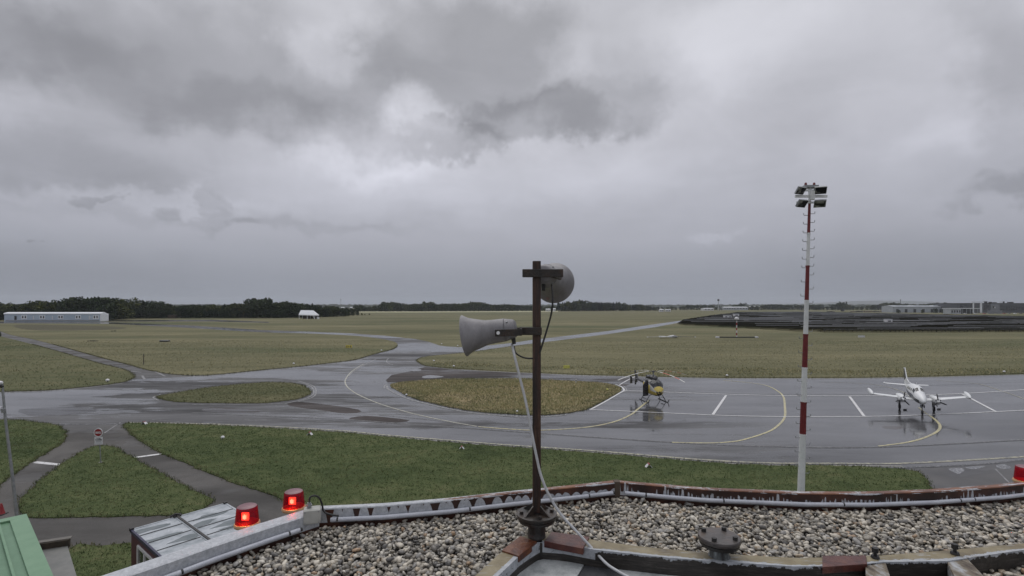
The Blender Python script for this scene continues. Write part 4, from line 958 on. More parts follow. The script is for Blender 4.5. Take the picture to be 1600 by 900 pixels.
    # nose gear
    MB().cyl((2.9,0,.28),(2.75,0,zf+.1),.05,n=10).cyl((2.85,0,.75),(3.35,0,zf+.15),.035,n=8).build('nose_gear_leg', DARK, t)
    MB().lathe([(-.09,.13),(-.09,.24),(-.05,.27),(.05,.27),(.09,.24),(.09,.13)], (2.92,0,.27), (0,1,0), 22).build('nose_wheel', RUBBER, t, smooth=True)
    for s in (-1, 1): MB().box((3.0,.17*s,zf-.22),(.8,.025,.34)).build('nose_gear_door', ADARK, t)
    # tail
    def finshape(pts, th, name, mat, par=t):
        n = len(pts); vs = [Vector((x, th, z)) for x, z in pts] + [Vector((x, -th, z)) for x, z in pts]
        return fixn(MB().add(vs, [tuple(range(n)), tuple(range(2*n-1, n-1, -1))] + [(i, (i+1) % n, n + (i+1) % n, n + i) for i in range(n)]).build(name, mat, par, bevel=.015))
    fn = finshape([(-2.7,zf+1.62),(-4.4,zf+1.42),(-6.55,zf+1.0),(-6.75,zf+1.1),(-7.25,zf+3.12),(-6.55,zf+3.18),(-5.35,zf+1.85),(-4.2,zf+1.62)], .055, 'fin', AWHITE)
    finshape([(-5.75,zf+1.95),(-6.75,zf+1.55),(-7.12,zf+3.0),(-6.72,zf+3.05)], .062, 'fin_stripe', ADARK)
    for s in (-1, 1): mk(airfoil_wing((-5.35, .08*s, zf+1.04), (-5.75, 2.75*s, zf+1.10), 1.25, .72, .14, .09), 'tailplane', AWHITE)
    MB().ball((-5.9, -2.78, zf+1.12), .12, 12, 8, (2.4, 1, 1)).build('tailplane_tip', AWHITE, t, smooth=True)
    t.scale = (1, .83, 1)
    return t
plane()
for px, py, lab in ((1467, 640, 'dark wheel chock set beside the plane under its right engine'), (1414, 641, 'dark wheel chock by the plane wheel on its left side')):
    q = P(px, py); t = empty('wheel_chock', (q.x, q.y, .012), lab, 'chock', 'chocks beside the plane'); t.scale = (.6, .6, .6)
    MB().add([(-.3,-.14,0),(.3,-.14,0),(.3,.14,0),(-.3,.14,0),(-.3,0,.24),(.3,0,.24)], [(3,2,1,0),(0,1,5,4),(2,3,4,5),(0,4,3),(1,2,5)]).build('block', RUBBER, t)
    MB().tube([(.3,0,.18),(.5,.05,.35),(.62,.0,.32)], .02, 6).build('handle', BLACK, t)

def helicopter():
    g = P(1021, 626.5); t = empty('helicopter', (g.x, g.y, .012), 'small black and yellow helicopter on high skids with drooping striped rotor', 'helicopter', rz=R_(-82))
    def mk(m, name, mat, par=t, smooth=True): return fixn(m.build(name, mat, par, smooth=smooth, auto=R_(50)))
    HBLK = M('helicopter_black', [(.014,.014,.018), (.024,.024,.028)], 5, .22); HYEL = M('helicopter_yellow', [(.58,.45,.10), (.66,.53,.14)], 5, .3); HWHT = M('helicopter_white', [(.46,.46,.45), (.54,.54,.52)], 5, .3)
    f = Loft([(2.15,0,.05,1.25,1.40,1),(2.05,0,.30,1.05,1.62,1),(1.8,0,.58,.92,1.95,.95),(1.3,0,.82,.84,2.42,.88),(.7,0,.95,.82,2.74,.85),(0,0,1.0,.82,2.86,.83),(-.8,0,.98,.84,2.84,.84),(-1.5,0,.80,.98,2.74,.88),(-2.1,0,.48,1.30,2.50,.95),(-2.6,0,.28,1.62,2.22,1)])
    mk(f.body(30), 'fuselage', HBLK)
    mk(f.patch(1.9, .55, 96, 138, .012, 8, 6), 'windscreen', GLASS); mk(f.patch(1.9, .55, 42, 84, .012, 8, 6), 'windscreen', GLASS); mk(f.patch(2.12, 1.72, 20, 160, .020, 5, 14), 'yellow_nose_band', HYEL)
    for a, b in ((-22, 24), (156, 202)): mk(f.patch(2.02, -1.7, a, b, .016, 14, 5, .5), 'yellow_side_panel', HYEL)
    mk(f.patch(2.12, .2, 196, 344, .022, 10, 14), 'yellow_nose_panel', HYEL)
    mk(f.patch(2.10, 1.15, 150, 186, .018, 6, 4), 'white_nose_flash', HWHT); mk(f.patch(2.10, 1.15, -6, 30, .018, 6, 4), 'white_nose_flash', HWHT)
    mk(f.patch(2.02, 1.3, 240, 300, .030, 6, 8), 'chin_panel', HBLK)
    for a, b in ((36, 58), (122, 144)):
        mk(f.patch(.95, .05, a, b, .014, 5, 5, ), 'door_window', GLASS); mk(f.patch(-.1, -1.1, a, b, .014, 5, 5), 'rear_window', GLASS)
    for a, b in ((25, 32), (148, 155)): mk(f.patch(1.9, -1.5, a, b, .02, 12, 2), 'white_pinstripe', HWHT)
    cow = Loft([(.7,0,.22,2.7,2.9,1),(.4,0,.42,2.7,3.14,.9),(-.4,0,.46,2.7,3.22,.88),(-1.4,0,.40,2.55,3.12,.92),(-2.3,0,.2,2.3,2.8,1)])
    mk(cow.body(20), 'engine_cowling', HBLK); mk(cow.patch(.2, -.9, 0, 40, .01), 'exhaust_panel', ADARK)
    bm = MB(); vs = []
    st = [(-2.3,.30,1.95),(-3.4,.22,1.98),(-5.0,.16,2.0),(-6.6,.11,2.02)]
    fixn(bm.tube([(x,0,z) for x, r, z in st], [r for x, r, z in st], 14)  .build('tail_boom', HBLK, t, smooth=True))
    def plate(pts, th, axis, name, mat):
        n = len(pts); off = Vector((0, th, 0)) if axis == 'y' else Vector((0, 0, th))
        vs = [Vector(p) + off for p in pts] + [Vector(p) - off for p in pts]
        return fixn(MB().add(vs, [tuple(range(n)), tuple(range(2*n-1, n-1, -1))] + [(i, (i+1) % n, n + (i+1) % n, n + i) for i in range(n)]).build(name, mat, t, bevel=.01))
    plate([(-6.1,0,2.05),(-6.85,0,3.1),(-7.15,0,3.1),(-6.75,0,2.0),(-7.0,0,1.15),(-6.75,0,1.15)], .05, 'y', 'tail_fin', HBLK)
    plate([(-5.1,-1.05,2.0),(-5.1,1.05,2.0),(-5.6,1.05,2.0),(-5.6,-1.05,2.0)], .035, 'z', 'stabiliser', HBLK)
    for s in (-1, 1): plate([(-4.95,1.06*s,1.6),(-4.95,1.06*s,2.4),(-5.65,1.06*s,2.65),(-5.7,1.06*s,1.5)], .03, 'y', 'end_plate', HBLK)
    tr = empty('tail_rotor', (-6.65,.22,2.25)); tr.parent = t
    for k in (0, 1):
        a = R_(78 + 180*k); u = Vector((math.cos(a), 0, math.sin(a))); MB().beam(u*.05, u*.82, .03, .12, (0,1,0)).build('blade', HWHT, tr)
    MB().cyl((0,-.2,0),(0,.06,0),.05,n=10).build('hub', GALV, tr)
    MB().cyl((-.05,0,3.1),(-.05,0,3.72),.075,n=12).build('mast', GALV, t)
    hub = Vector((-.05, 0, 3.66))
    MB().lathe([(0,.12),(.05,.2),(.14,.2),(.2,.1)], hub - Vector((0,0,.08)), (0,0,1), 18).build('rotor_hub', DARK, t, smooth=True)
    RB = M('rotor_red', [(.42,.06,.03), (.5,.09,.05)], 6, .4)
    for deg in (21, 111, 201, 291):
        a = R_(deg); u = Vector((math.cos(a), math.sin(a), 0)); L = 5.35
        bl = empty('rotor_blade', hub); bl.parent = t
        w = Vector((-u.y, u.x, 0)) * .10
        def seg(r0, r1, name, mat, wd=1.0):
            vs = []; N = 6
            for i in range(N + 1):
                r = r0 + (r1 - r0) * i / N; p = u*r + Vector((0,0,.10*min(1, r/1.2) - .034*r*r*.85)); th = Vector((0,0,.018))
                vs += [p - w*wd - th*.2, p - w*wd*.3 + th, p + w*wd, p - w*wd*.3 - th]
            fs = [(0,1,2,3), tuple(range(4*N+3, 4*N-1, -1))]
            for i in range(N):
                for j in range(4): fs.append((4*i+j, 4*i+(j+1) % 4, 4*i+4+(j+1) % 4, 4*i+4+j))
            fixn(MB().add(vs, fs).build(name, mat, bl))
        seg(.1, .75, 'blade_grip', DARK, .5); seg(.75, 1.7, 'white_section', HWHT)
        if deg in (21, 111): seg(1.7, 2.9, 'red_section', RB); seg(2.9, 3.7, 'white_section', HWHT); seg(3.7, 4.5, 'red_section', RB); seg(4.5, L, 'white_section', HWHT)
        else: seg(1.7, L, 'white_section', HWHT)
    for s in (-1, 1):
        sk = [(1.95,1.22*s,.42),(1.72,1.2*s,.16),(1.4,1.2*s,.05),(-1.6,1.2*s,.05)]
        MB().tube(catmull([Vector(p) for p in sk], 4), .05, 8).build('skid', HBLK, t, smooth=True)
        for x in (.85, -.95):
            MB().tube([(x,.35*s,.95),(x,.75*s,.88),(x,1.12*s,.28),(x,1.2*s,.05)], .045, 8).build('skid_strut', HBLK, t, smooth=True)
        MB().beam((.5,1.16*s,.42),(-.4,1.16*s,.42),.22,.04).build('step', HBLK, t)
    # the forward door stands open, seen edge-on
    MB().beam((1.05,-1.0,1.0),(1.40,-1.70,1.0),.05,.05).build('door_arm', HBLK, t)
    vs = [Vector((1.05,-1.02,.85)),Vector((1.45,-1.80,.85)),Vector((1.45,-1.80,2.2)),Vector((1.1,-1.35,2.75)),Vector((1.0,-1.0,2.7))]
    nn = Vector((.03,.016,0)); n = 5
    t.scale = (.92, 1.10, 1.05)
    fixn(MB().add([v + nn for v in vs] + [v - nn for v in vs], [(0,1,2,3,4),(9,8,7,6,5)] + [(i,(i+1)%5,5+(i+1)%5,5+i) for i in range(5)]).build('open_door', HBLK, t))
helicopter()

# ------------------------------------------------------------------ lettering
def text(body, size, loc, mat, parent, rot=(R_(90), 0, 0), name='lettering', depth=.002, xs=1.0):
    cu = bpy.data.curves.new('tmp', 'FONT'); cu.body = body; cu.size = size; cu.align_x = 'CENTER'; cu.align_y = 'CENTER'; cu.extrude = depth; cu.resolution_u = 3
    o = bpy.data.objects.new('tmp', cu); COL.objects.link(o); dg = bpy.context.evaluated_depsgraph_get()
    me = bpy.data.meshes.new_from_object(o.evaluated_get(dg)); bpy.data.objects.remove(o); bpy.data.curves.remove(cu)
    me.materials.clear(); me.materials.append(mat); q = link(name, me, parent); q.location = loc; q.rotation_euler = rot; q.scale = (xs, 1, 1); return q

SIGNR = M('sign_red', [(.22,.014,.018), (.28,.022,.024)], 6, .35); SIGNW = M('sign_white', [(.60,.60,.62), (.68,.68,.70)], 6, .35); INK = M('sign_ink', [(.03,.03,.035)], 4, .5)
def stop_sign():
    q = P(157.5, 724); d = q.y
    t = empty('stop_sign', (q.x, d, .07), 'round red and white stop sign above a white plate in the grass triangle', 'sign')
    def zz(py): return Z(py, d) - .07
    ox = X(154.5, d) - q.x
    MB().cyl((0,0,-.07), (ox*.95,0,zz(668)), .035, n=10).build('pole', GALV, t)
    MB().cyl((0,0,-.02), (0,0,.03), .14, n=14).build('foot', KERB, t)
    c = Vector((ox, -.05, zz(675.5))); r = 7.0 / F * d
    MB().cyl(c, c + Vector((0,-.02,0)), r, n=36).build('sign_rim', SIGNW, t)
    MB().cyl(c + Vector((0,-.02,0)), c + Vector((0,-.026,0)), r*.80, n=36).build('sign_disc', SIGNR, t)
    b = MB().box(c + Vector((0,-.030,0)), (r*1.26,.006,r*.46)).build('word_band', SIGNW, t)
    text('STOP', r*.54, c + Vector((0,-.036,0)), SIGNR, t, xs=.95)
    pc = Vector((ox + .02, -.05, zz(688.3))); w, h = 12.8/F*d, 11.6/F*d
    pl = MB().box(pc, (w, .02, h)).build('plate', SIGNW, t, bevel=.008)
    for k, (ww, hh) in enumerate(((.5,.12),(.78,.14),(.6,.08),(.72,.06))): MB().box(pc + Vector((0,-.014,h*(.33 - .21*k))), (w*ww,.006,h*hh)).build('text_line', INK if k < 2 else ROOFG, t)
stop_sign()

# ------------------------------------------------------------------ site cabins, sheds and lamp post at the lower left
CABR = M('cabin_roof_sheet', [(.27,.30,.32), (.40,.43,.46), (.47,.50,.53)], 1.6, .22, .1, stretch=(1, 1, 1), rvar=.1)
CABRW = M('cabin_roof_puddle', [(.14,.165,.175), (.19,.215,.225)], 2.5, .06)
CABB2 = M('cabin_blue_edge', [(.018,.018,.05), (.03,.03,.075)], 6, .4); CABRED = M('cabin_maroon_wall', [(.06,.012,.022), (.09,.02,.03)], 3, .5)
def cabin():
    zr = 2.55
    A = P(203, 827.5, zr); Bp = P(357, 792, zr); C = P(322, 870, zr); A.z = Bp.z = C.z = 0
    u = (Bp - A).normalized(); Ltot = (Bp - A).length * 1.02
    E = P(262, 869, zr); E.z = 0; v = (E - A).normalized(); w0 = Vector((u.y, -u.x, 0)); w0 = w0 if w0.dot(v) > 0 else -w0
    v = (v*.75 + w0*.25).normalized(); u = Vector((-v.y, v.x, 0)); Lv = 5.6
    half = P(277, 807.5, zr); hl = (Vector((half.x, half.y, 0)) - A).dot(u)
    ang = math.atan2(u.y, u.x)
    for k, (s0, s1) in enumerate(((0, hl - .02), (hl + .02, Ltot))):
        t = empty('site_cabin', A + u*s0, ('maroon site cabin with a grey sheet roof and white framed window', 'site cabin whose wet grey roof lies behind the first red light')[k], 'cabin', 'site cabins below the tower', rz=ang)
        w = s1 - s0
        MB().box((w/2, -Lv/2, (zr - .12)/2), (w - .08, Lv - .08, zr - .12)).build('wall', CABRED, t)
        MB().box((w/2, -Lv/2, zr - .06), (w, Lv, .10)).build('roof', CABR, t, bevel=.02)
        for a, b in (((0,-.04),(w,-.04)), ((0,-Lv+.04),(w,-Lv+.04)), ((.04,0),(.04,-Lv)), ((w-.04,0),(w-.04,-Lv))):
            MB().beam((a[0],a[1],zr-.055),(b[0],b[1],zr-.055),.085,.135).build('roof_edge', CABB2 if (a[0] == .04 and k == 0) else CABR, t)
        for j in (1, 2): MB().beam((0.1,-j*Lv/5.2,zr),(w-.1,-j*Lv/5.2,zr),.035,.03).build('roof_seam', DARK, t)
        for j in (3, 4): MB().beam((0.1,-j*Lv/5.2,zr),(w-.1,-j*Lv/5.2,zr),.035,.03).build('roof_seam', DARK, t)
        for sx in (0.05, w - .05): MB().box((sx, -.05, zr + .01), (.16,.16,.13)).build('corner_casting', BLACK, t, bevel=.01)
        # water lying on the sheet
        RR = random.Random(4 + k)
        for j in range(5):
            cx, cy = RR.uniform(.35, w - .35), -RR.uniform(.3, Lv*.62); n = 14; ph = RR.uniform(0, 6)
            pts = [(cx + math.cos(q/n*2*math.pi) * (.62 + .22*math.sin(3*q/n*2*math.pi + ph)), cy + math.sin(q/n*2*math.pi) * (.22 + .09*math.sin(2*q/n*2*math.pi + ph))) for q in range(n)]
            pts = [(min(max(x, .1), w - .1), y) for x, y in pts]
            MB().prism(pts, zr - .012, zr - .005 + .0015*j).build('roof_puddle', CABRW, t)
        if k == 0:
            # the window in the end that looks to the left
            fr = MB()
            y0, y1, z0, z1 = -1.05, -3.3, .9, 2.12
            wn = MB().box((.045, (y0+y1)/2, (z0+z1)/2), (.03, y0-y1-.14, z1-z0-.14)).build('window', GLASS, t)
            for a, b in (((y0,z0),(y0,z1)), ((y1,z0),(y1,z1)), ((y0,z0),(y1,z0)), ((y0,z1),(y1,z1)), ((-1.95,z0),(-1.95,z1))):
                MB().beam((.02,a[0],a[1]),(.02,b[0],b[1]),.06,.11).build('window_frame', SIGNW, wn)
        else:
            MB().beam((-.02,.06,zr+.03),(-.02,-Lv+.1,zr+.03),.09,.05).build('joint_cover', BLACK, t)
            MB().tube([(-.3,.02,zr+.06),(-.1,-.02,zr+.14),(.15,.0,zr+.05)], .05, 8).build('cable_bundle', BLACK, t)
cabin()

GREEN1 = M('green_sheet_metal', [(.13,.25,.15), (.17,.30,.185)], 1.2, .4, .05); GREEN2 = M('green_rib_metal', [(.10,.205,.12), (.13,.245,.15)], 2, .4)
def green_roof():
    zr = 4.2
    A = P(40, 806.5, zr); Bq = P(82, 905, zr); Cq = P(-40, 812, zr)
    u = (Bq - A).normalized(); v = (Cq - A); v.z = 0; v = (v - u * v.dot(u)).normalized()
    t = empty('green_roof_building', (A.x, A.y, 0), 'building corner with a green ribbed sheet metal roof', 'building')
    def W_(a, b, c): q = u * a + v * b; return Vector((q.x, q.y, c))
    L, Wd = 8.0, 6.0; rise = .10
    MB().add([W_(0,0,zr),W_(L,0,zr),W_(L,Wd,zr+rise),W_(0,Wd,zr+rise),W_(0,0,zr-.15),W_(L,0,zr-.15),W_(L,Wd,zr-.15),W_(0,Wd,zr-.15)], [(0,1,2,3),(7,6,5,4),(0,4,5,1),(1,5,6,2),(2,6,7,3),(3,7,4,0)]).build('roof', GREEN2, t); fixn(t.children[0])
    MB().beam(W_(-.05,.22,zr+.035), W_(L,.22,zr+.035), .50, .09).build('verge_flashing', GREEN1, t, bevel=.01)
    MB().beam(W_(.16,0.0,zr+.04), W_(.16,Wd,zr+.04+rise), .40, .08).build('eave_flashing', GREEN1, t, bevel=.01)
    for k in range(9):
        b = .78 + k * .46
        MB().beam(W_(.55,b,zr+.05+rise*b/Wd), W_(L,b,zr+.05+rise*b/Wd), .07, .09).build('rib', GREEN1, t, bevel=.012)
    MB().box(W_(.50, 1.0, zr+.05), (.42,.10,.08), Matrix.Rotation(math.atan2(v.y, v.x), 3, 'Z')).build('rib_opening', BLACK, t)
    MB().prism([(W_(.3,.3,0).x, W_(.3,.3,0).y), (W_(L,.3,0).x, W_(L,.3,0).y), (W_(L,Wd,0).x, W_(L,Wd,0).y), (W_(.3,Wd,0).x, W_(.3,Wd,0).y)], 0, zr-.152).build('wall', RENDER, t)
green_roof()
def shed():
    zr = 2.9
    pts = [P(47, 864, zr), P(105, 855, zr), P(119, 902, zr), P(128, 935, zr), P(60, 945, zr)]
    t = empty('flat_roof_shed', (pts[0].x, pts[0].y, 0), 'flat grey felt shed roof with a dark raised edge by the green roof', 'shed')
    loc = [(p.x - pts[0].x, p.y - pts[0].y) for p in pts]
    FELTG = M('pale_roof_felt', [(.14,.145,.14), (.19,.19,.18)], 2.5, .5, .2)
    MB().prism(loc, 0, zr).build('wall', RENDER, t); MB().prism([(x*1.01, y*1.01) for x, y in loc], zr + .003, zr + .05).build('roof', FELTG, t)
    a, b = Vector((*loc[0], zr + .12)), Vector((*loc[1], zr + .12)); n = Vector((0, .12, 0))
    MB().beam(a + n, b + n, .22, .34).build('edge_upstand', M('upstand_brown', [(.03,.024,.018), (.06,.045,.03)], 5, .6, .2), t, bevel=.02)
    MB().beam(a + Vector((0,.20,.185)), b + Vector((0,.20,.185)), .26, .03).build('edge_capping', M('capping_grey', [(.10,.09,.08), (.15,.14,.12)], 5, .5), t)
shed()
def lamp_post():
    d = 24.5; b = Vector((X(30, d), d, 0)); zt = Z(596, d)
    t = empty('lamp_post', b, 'thin leaning grey lamp post at the left edge behind the green roof', 'lamp post')
    pts = [Vector((0,0,0))] + [Vector((X(px, d) - b.x, 0, Z(py, d))) for px, py in ((29, 830),(19, 740),(9, 660),(3.5, 600))]
    MB().tube(pts, [.075,.07,.062,.055,.045], 12).build('pole', GALV, t, smooth=True)
    c = pts[-1]
    MB().ball(c + Vector((-.06,-.05,.06)), .11, 14, 8, (1.2,1,.9)).build('lamp_head', SIGNW, t, smooth=True)
    MB().ball(c + Vector((.0,-.05,-.10)), .09, 12, 8, (1.2,1,.8)).build('lamp_body', BLACK, t, smooth=True)
    c2 = Vector((X(6, d) - b.x, 0, Z(640, d)))
    MB().box(c2 + Vector((-.10,-.10,.05)), (.16,.14,.2)).build('upper_box', SIGNW, t, bevel=.02); MB().box(c2 + Vector((.06,-.08,-.04)), (.13,.12,.2)).build('clamp', GALV, t, bevel=.02)
lamp_post()
q = P(2, 804); t = empty('traffic_cone', (q.x, q.y, .02), 'dark red traffic cone at the left edge above the green roof', 'cone')
MB().lathe([(0,.19),(.05,.17),(.35,.10),(.62,.04),(.63,0)], (0,0,.03), (0,0,1), 20).build('cone_body', SIGNR, t, smooth=True); MB().box((0,0,.02), (.46,.46,.04)).build('base', BLACK, t, bevel=.01)

# ------------------------------------------------------------------ markers, boards and posts out on the field
def tent_marker(px, py, label, s=1.0, grp='white edge markers round the taxiways'):
    q = P(px, py); t = empty('edge_marker', (q.x, q.y, .06), label, 'marker', grp)
    for sx in (-1, 1):
        MB().add([(sx*.05*s,-.16*s,.24*s),(sx*.05*s,.16*s,.24*s),(sx*.26*s,.2*s,0),(sx*.26*s,-.2*s,0),(sx*.02*s,-.16*s,.24*s),(sx*.02*s,.16*s,.24*s),(sx*.22*s,.2*s,0),(sx*.22*s,-.2*s,0)], [(0,1,2,3),(7,6,5,4),(0,3,7,4),(1,5,6,2),(0,4,5,1),(3,2,6,7)]).build('white_board', SIGNW, t)
    MB().beam((0,-.19*s,.26*s),(0,.19*s,.26*s),.11*s,.05*s).build('red_ridge', SIGNR, t)
tent_marker(225.5, 663.5, 'white tent marker in the lawn right of the path mouth', 1.0)
tent_marker(484, 680.5, 'white tent marker in the lawn above the junction box')
tent_marker(721.5, 702.5, 'white tent marker in the lawn left of the loudspeaker post', .85)
tent_marker(1013.5, 731, 'white tent marker in the lawn above the parapet corner')
def small_light(px, py, label, s=1.0, mat=None):
    q = P(px, py); t = empty('edge_light', (q.x, q.y, .05), label, 'marker', 'small white edge lights along the grass edges')
    MB().cyl((0,0,0),(0,0,.16*s),.05*s,n=8).build('stem', BLACK, t); MB().lathe([(0,.17*s),(.1*s,.19*s),(.2*s,.12*s),(.24*s,0)], (0,0,.13*s), (0,0,1), 12).build('white_cap', mat or SIGNW, t, smooth=True)
small_light(168, 597.5, 'white edge light in the grass left of the side path', 1.5)
small_light(348, 687, 'tiny pale edge light flat in the lawn near the small island', .9)
for px, py, lab in ((459, 570, 'white edge light on the left field rim above the small island'), (596, 549, 'white edge light where the left field meets the bend'), (690, 538.5, 'white edge light above the bend left of the loudspeaker'), (715, 541.5, 'white edge light just left of the loudspeaker mouth'),
                    (678, 565.5, 'white edge light on the pointed tip of the right field'), (709, 574, 'white edge light on the right field rim under the loudspeaker'), (1136, 589, 'white edge light on the far apron rim right of the helicopter'), (1569, 583, 'white edge light on the far apron rim right of the plane')):
    small_light(px, py, lab, 1.15)
small_light(635, 619, 'tiny white light at the left end of the larger island', .8); small_light(808, 645, 'tiny white light near the post on the larger island', .7); small_light(949, 611, 'tiny yellowish light at the right end of the larger island', .9, YGREEN)
def post_marker(px, py, h, label, bands):
    q = P(px, py); t = empty('marker_post', (q.x, q.y, .05), label, 'post', 'slim marker posts in the grass'); n = len(bands)
    for i, m in enumerate(bands): MB().cyl((0,0,h*i/n),(0,0,h*(i+1)/n),.07 if i != 1 else .10,n=10).build('band', m, t)
post_marker(224.5, 570, 2.25, 'slim dark marker post with a rusty middle near the side path', [DARK, BROWN, BLACK, BROWN, DARK])
post_marker(900, 599, .62, 'short white and black post on the larger island', [SIGNW, SIGNW, BLACK, SIGNW])
post_marker(479, 522, 1.2, 'short dark post beside the far taxiway', [BLACK, SIGNW, BLACK])
def board(px0, px1, py0, py1, label, mat, marks=None, name='sign_board'):
    b = P((px0+px1)/2, py1 + 1); d = b.y; w = (px1-px0)/F*d; h = (py1-py0)/F*d; z0 = Z(py1, d)
    t = empty(name, (b.x, d, .05), label, 'sign')
    MB().box((0,0,z0 + h/2), (w,.12,h)).build('board', mat, t, bevel=.02)
    for sx in (-.35, .35): MB().cyl((sx*w,0,-.05),(sx*w,0,z0+.05),.05,n=8).build('leg', DARK, t)
    if marks:
        for x, ww, hh in marks: MB().box((x*w,-.067,z0+h/2), (ww*w,.012,hh*h)).build('mark', INK, t)
    return t
board(880.3, 890, 571, 576, 'yellow board standing in the grass right of the loudspeaker post', YGREEN)
board(540.3, 549.8, 539.5, 543.5, 'yellow taxiway sign with black marks in the left field', YELLOW, [(-.3,.12,.6),(0,.1,.6),(.28,.14,.6)])
# far markers
def block(name, px0, px1, py0, py1, depth, mat, label, cat, group=None, extra=None):
    d = P(0, py1).y; x0, x1 = X(px0, d), X(px1, d); h = Z(py0, d)
    t = empty(name, ((x0+x1)/2, d + depth/2, 0), label, cat, group)
    MB().box((0,0,h/2), (x1-x0, depth, h)).build('body', mat, t, bevel=min(.08, h*.1))
    MB().box((0,0,h+.04), ((x1-x0)*1.06, depth*1.06, .08)).build('lid', ROOFG, t)
    return t
block('white_cabinet', 1343, 1351.5, 524.6, 527.5, 1.0, SIGNW, 'low white cabinet lying in the grass before the solar field', 'cabinet')
block('hut', 262, 272, 492.2, 497.5, 5, BROWN, 'small brown hut at the foot of the dark treeline', 'hut', 'brown huts at the treeline')
block('hut', 351, 359, 492.6, 496.6, 5, BROWN, 'second brown hut farther right at the foot of the treeline', 'hut', 'brown huts at the treeline')
block('equipment_box', 249, 262, 532, 534.5, 1.2, DARK, 'dark flat box with a white top in the left field', 'box')
MB()
def heap(px0, px1, py, hpx, label, mat, name='dark_heap'):
    d = P(0, py).y; x0, x1 = X(px0, d), X(px1, d); t = MB()
    RR = random.Random(int(px0)); n = 7
    for i in range(n): t.ball((x0 + (x1-x0)*(i+.5)/n, d + RR.uniform(-.5,.5), .05), (x1-x0)/n*.8, 8, 5, (1, .9, hpx/F*d/((x1-x0)/n*.8)*RR.uniform(.6,1.1)))
    o = t.build(name, mat, None, smooth=True); tag(o, label, 'heap', 'dark heaps in the grass'); return o
HEAP = M('dark_earth', [(.03,.028,.022), (.06,.055,.04)], 1, .9, .4)
heap(139, 152, 533.5, 1.6, 'flat dark heap in the left field above the bend of the side path', HEAP)
heap(174, 181, 517.8, 1.4, 'small dark heap far out in the left field', HEAP)
q = P(-3, 526); t = empty('dark_shrub', (q.x, q.y, 0), 'dark pointed shrub cut by the left edge of the frame', 'shrub')
DSH = M('shrub_green', [(.012,.018,.010), (.03,.036,.018)], 4, .9, .5)
MB().lathe([(0,.5),(.3,1.0),(1.2,.9),(2.4,.55),(3.2,.1),(3.25,0)], (0,0,0), (0,0,1), 16).build('foliage', DSH, t, smooth=True)
# the banded wind mast on its low dark mound, and the white glider next to it
def wind_mast():
    q = P(1151, 528); d = q.y; t = empty('wind_mast', (q.x, d, 0), 'red and white banded mast with a white ball top in front of the solar field', 'mast')
    zt = Z(500, d); n = 7
    for i in range(n): MB().cyl((0,0,zt*i/n),(0,0,zt*(i+1)/n),.22,n=12).build('white_band' if i % 2 == 0 else 'red_band', SIGNW if i % 2 == 0 else SIGNR, t)
    MB().ball((0,0,zt+.5), .85, 16, 10, (1,1,.8)).build('ball_top', SIGNW, t, smooth=True); MB().cyl((0,0,zt-.25),(0,0,zt-.05),.75,.9,14).build('ring', DARK, t)
    MB().beam((-7.6,0,.22),(7.6,0,.22),.5,.5).build('ground_beam', DARK, t)
    for sx in (-1, 1): MB().box((sx*7.6,-.3,.3),(1.2,.9,.6)).build('end_marker', SIGNW, t, bevel=.08)
wind_mast()
def glider():
    q = P(1049, 529); d = q.y; t = empty('parked_glider', (q.x, d, 0), 'white glider resting with long thin wings on the grass', 'glider')
    f = Loft([(3.0,0,.05,.5,.65,1),(2.5,0,.32,.25,.95,1),(1.2,0,.42,.2,1.35,1),(-.6,0,.36,.3,1.2,1),(-2.2,0,.16,.55,.85,1),(-4.6,0,.10,.62,.82,1)])
    o = f.body(16).build('fuselage', AWHITE, t, smooth=True); fixn(o); o.rotation_euler.z = R_(20)
    c = f.patch(2.3, .9, 40, 140, .02).build('canopy', GLASS, t); c.rotation_euler.z = R_(20); fixn(c)
    for s in (-1, 1):
        MB().add([(.7,.3*s,.75),(-.6,.3*s,.75),(-.2,9*s,.55 + .25*s),(.35,9*s,.55 + .25*s),(.7,.3*s,.60),(-.6,.3*s,.66),(-.2,9*s,.48+.25*s),(.35,9*s,.46+.25*s)], [(0,1,2,3),(7,6,5,4),(0,3,7,4),(1,5,6,2),(2,6,7,3),(0,4,5,1)])
        w = MB().add([(.3*s,.7,.85),(.3*s,-.5,.85),(9*s,-.1,.62),(9*s,.4,.62),(.3*s,.7,.66),(.3*s,-.5,.70),(9*s,-.1,.54),(9*s,.4,.52)], [(0,1,2,3),(7,6,5,4),(0,3,7,4),(1,5,6,2),(2,6,7,3),(0,4,5,1)]).build('wing', DARK if s > 0 else ROOFG, t); fixn(w)  # wings coloured dark to imitate the shadow beneath them
        tip = MB().box((9.1*s,.1,.58),(.5,.5,.22)).build('wing_tip', SIGNW, t)
    MB().box((-3.0,1.6,.6),(2.4,1.1,.5)).build('tailplane', AWHITE, t, bevel=.1)
glider()

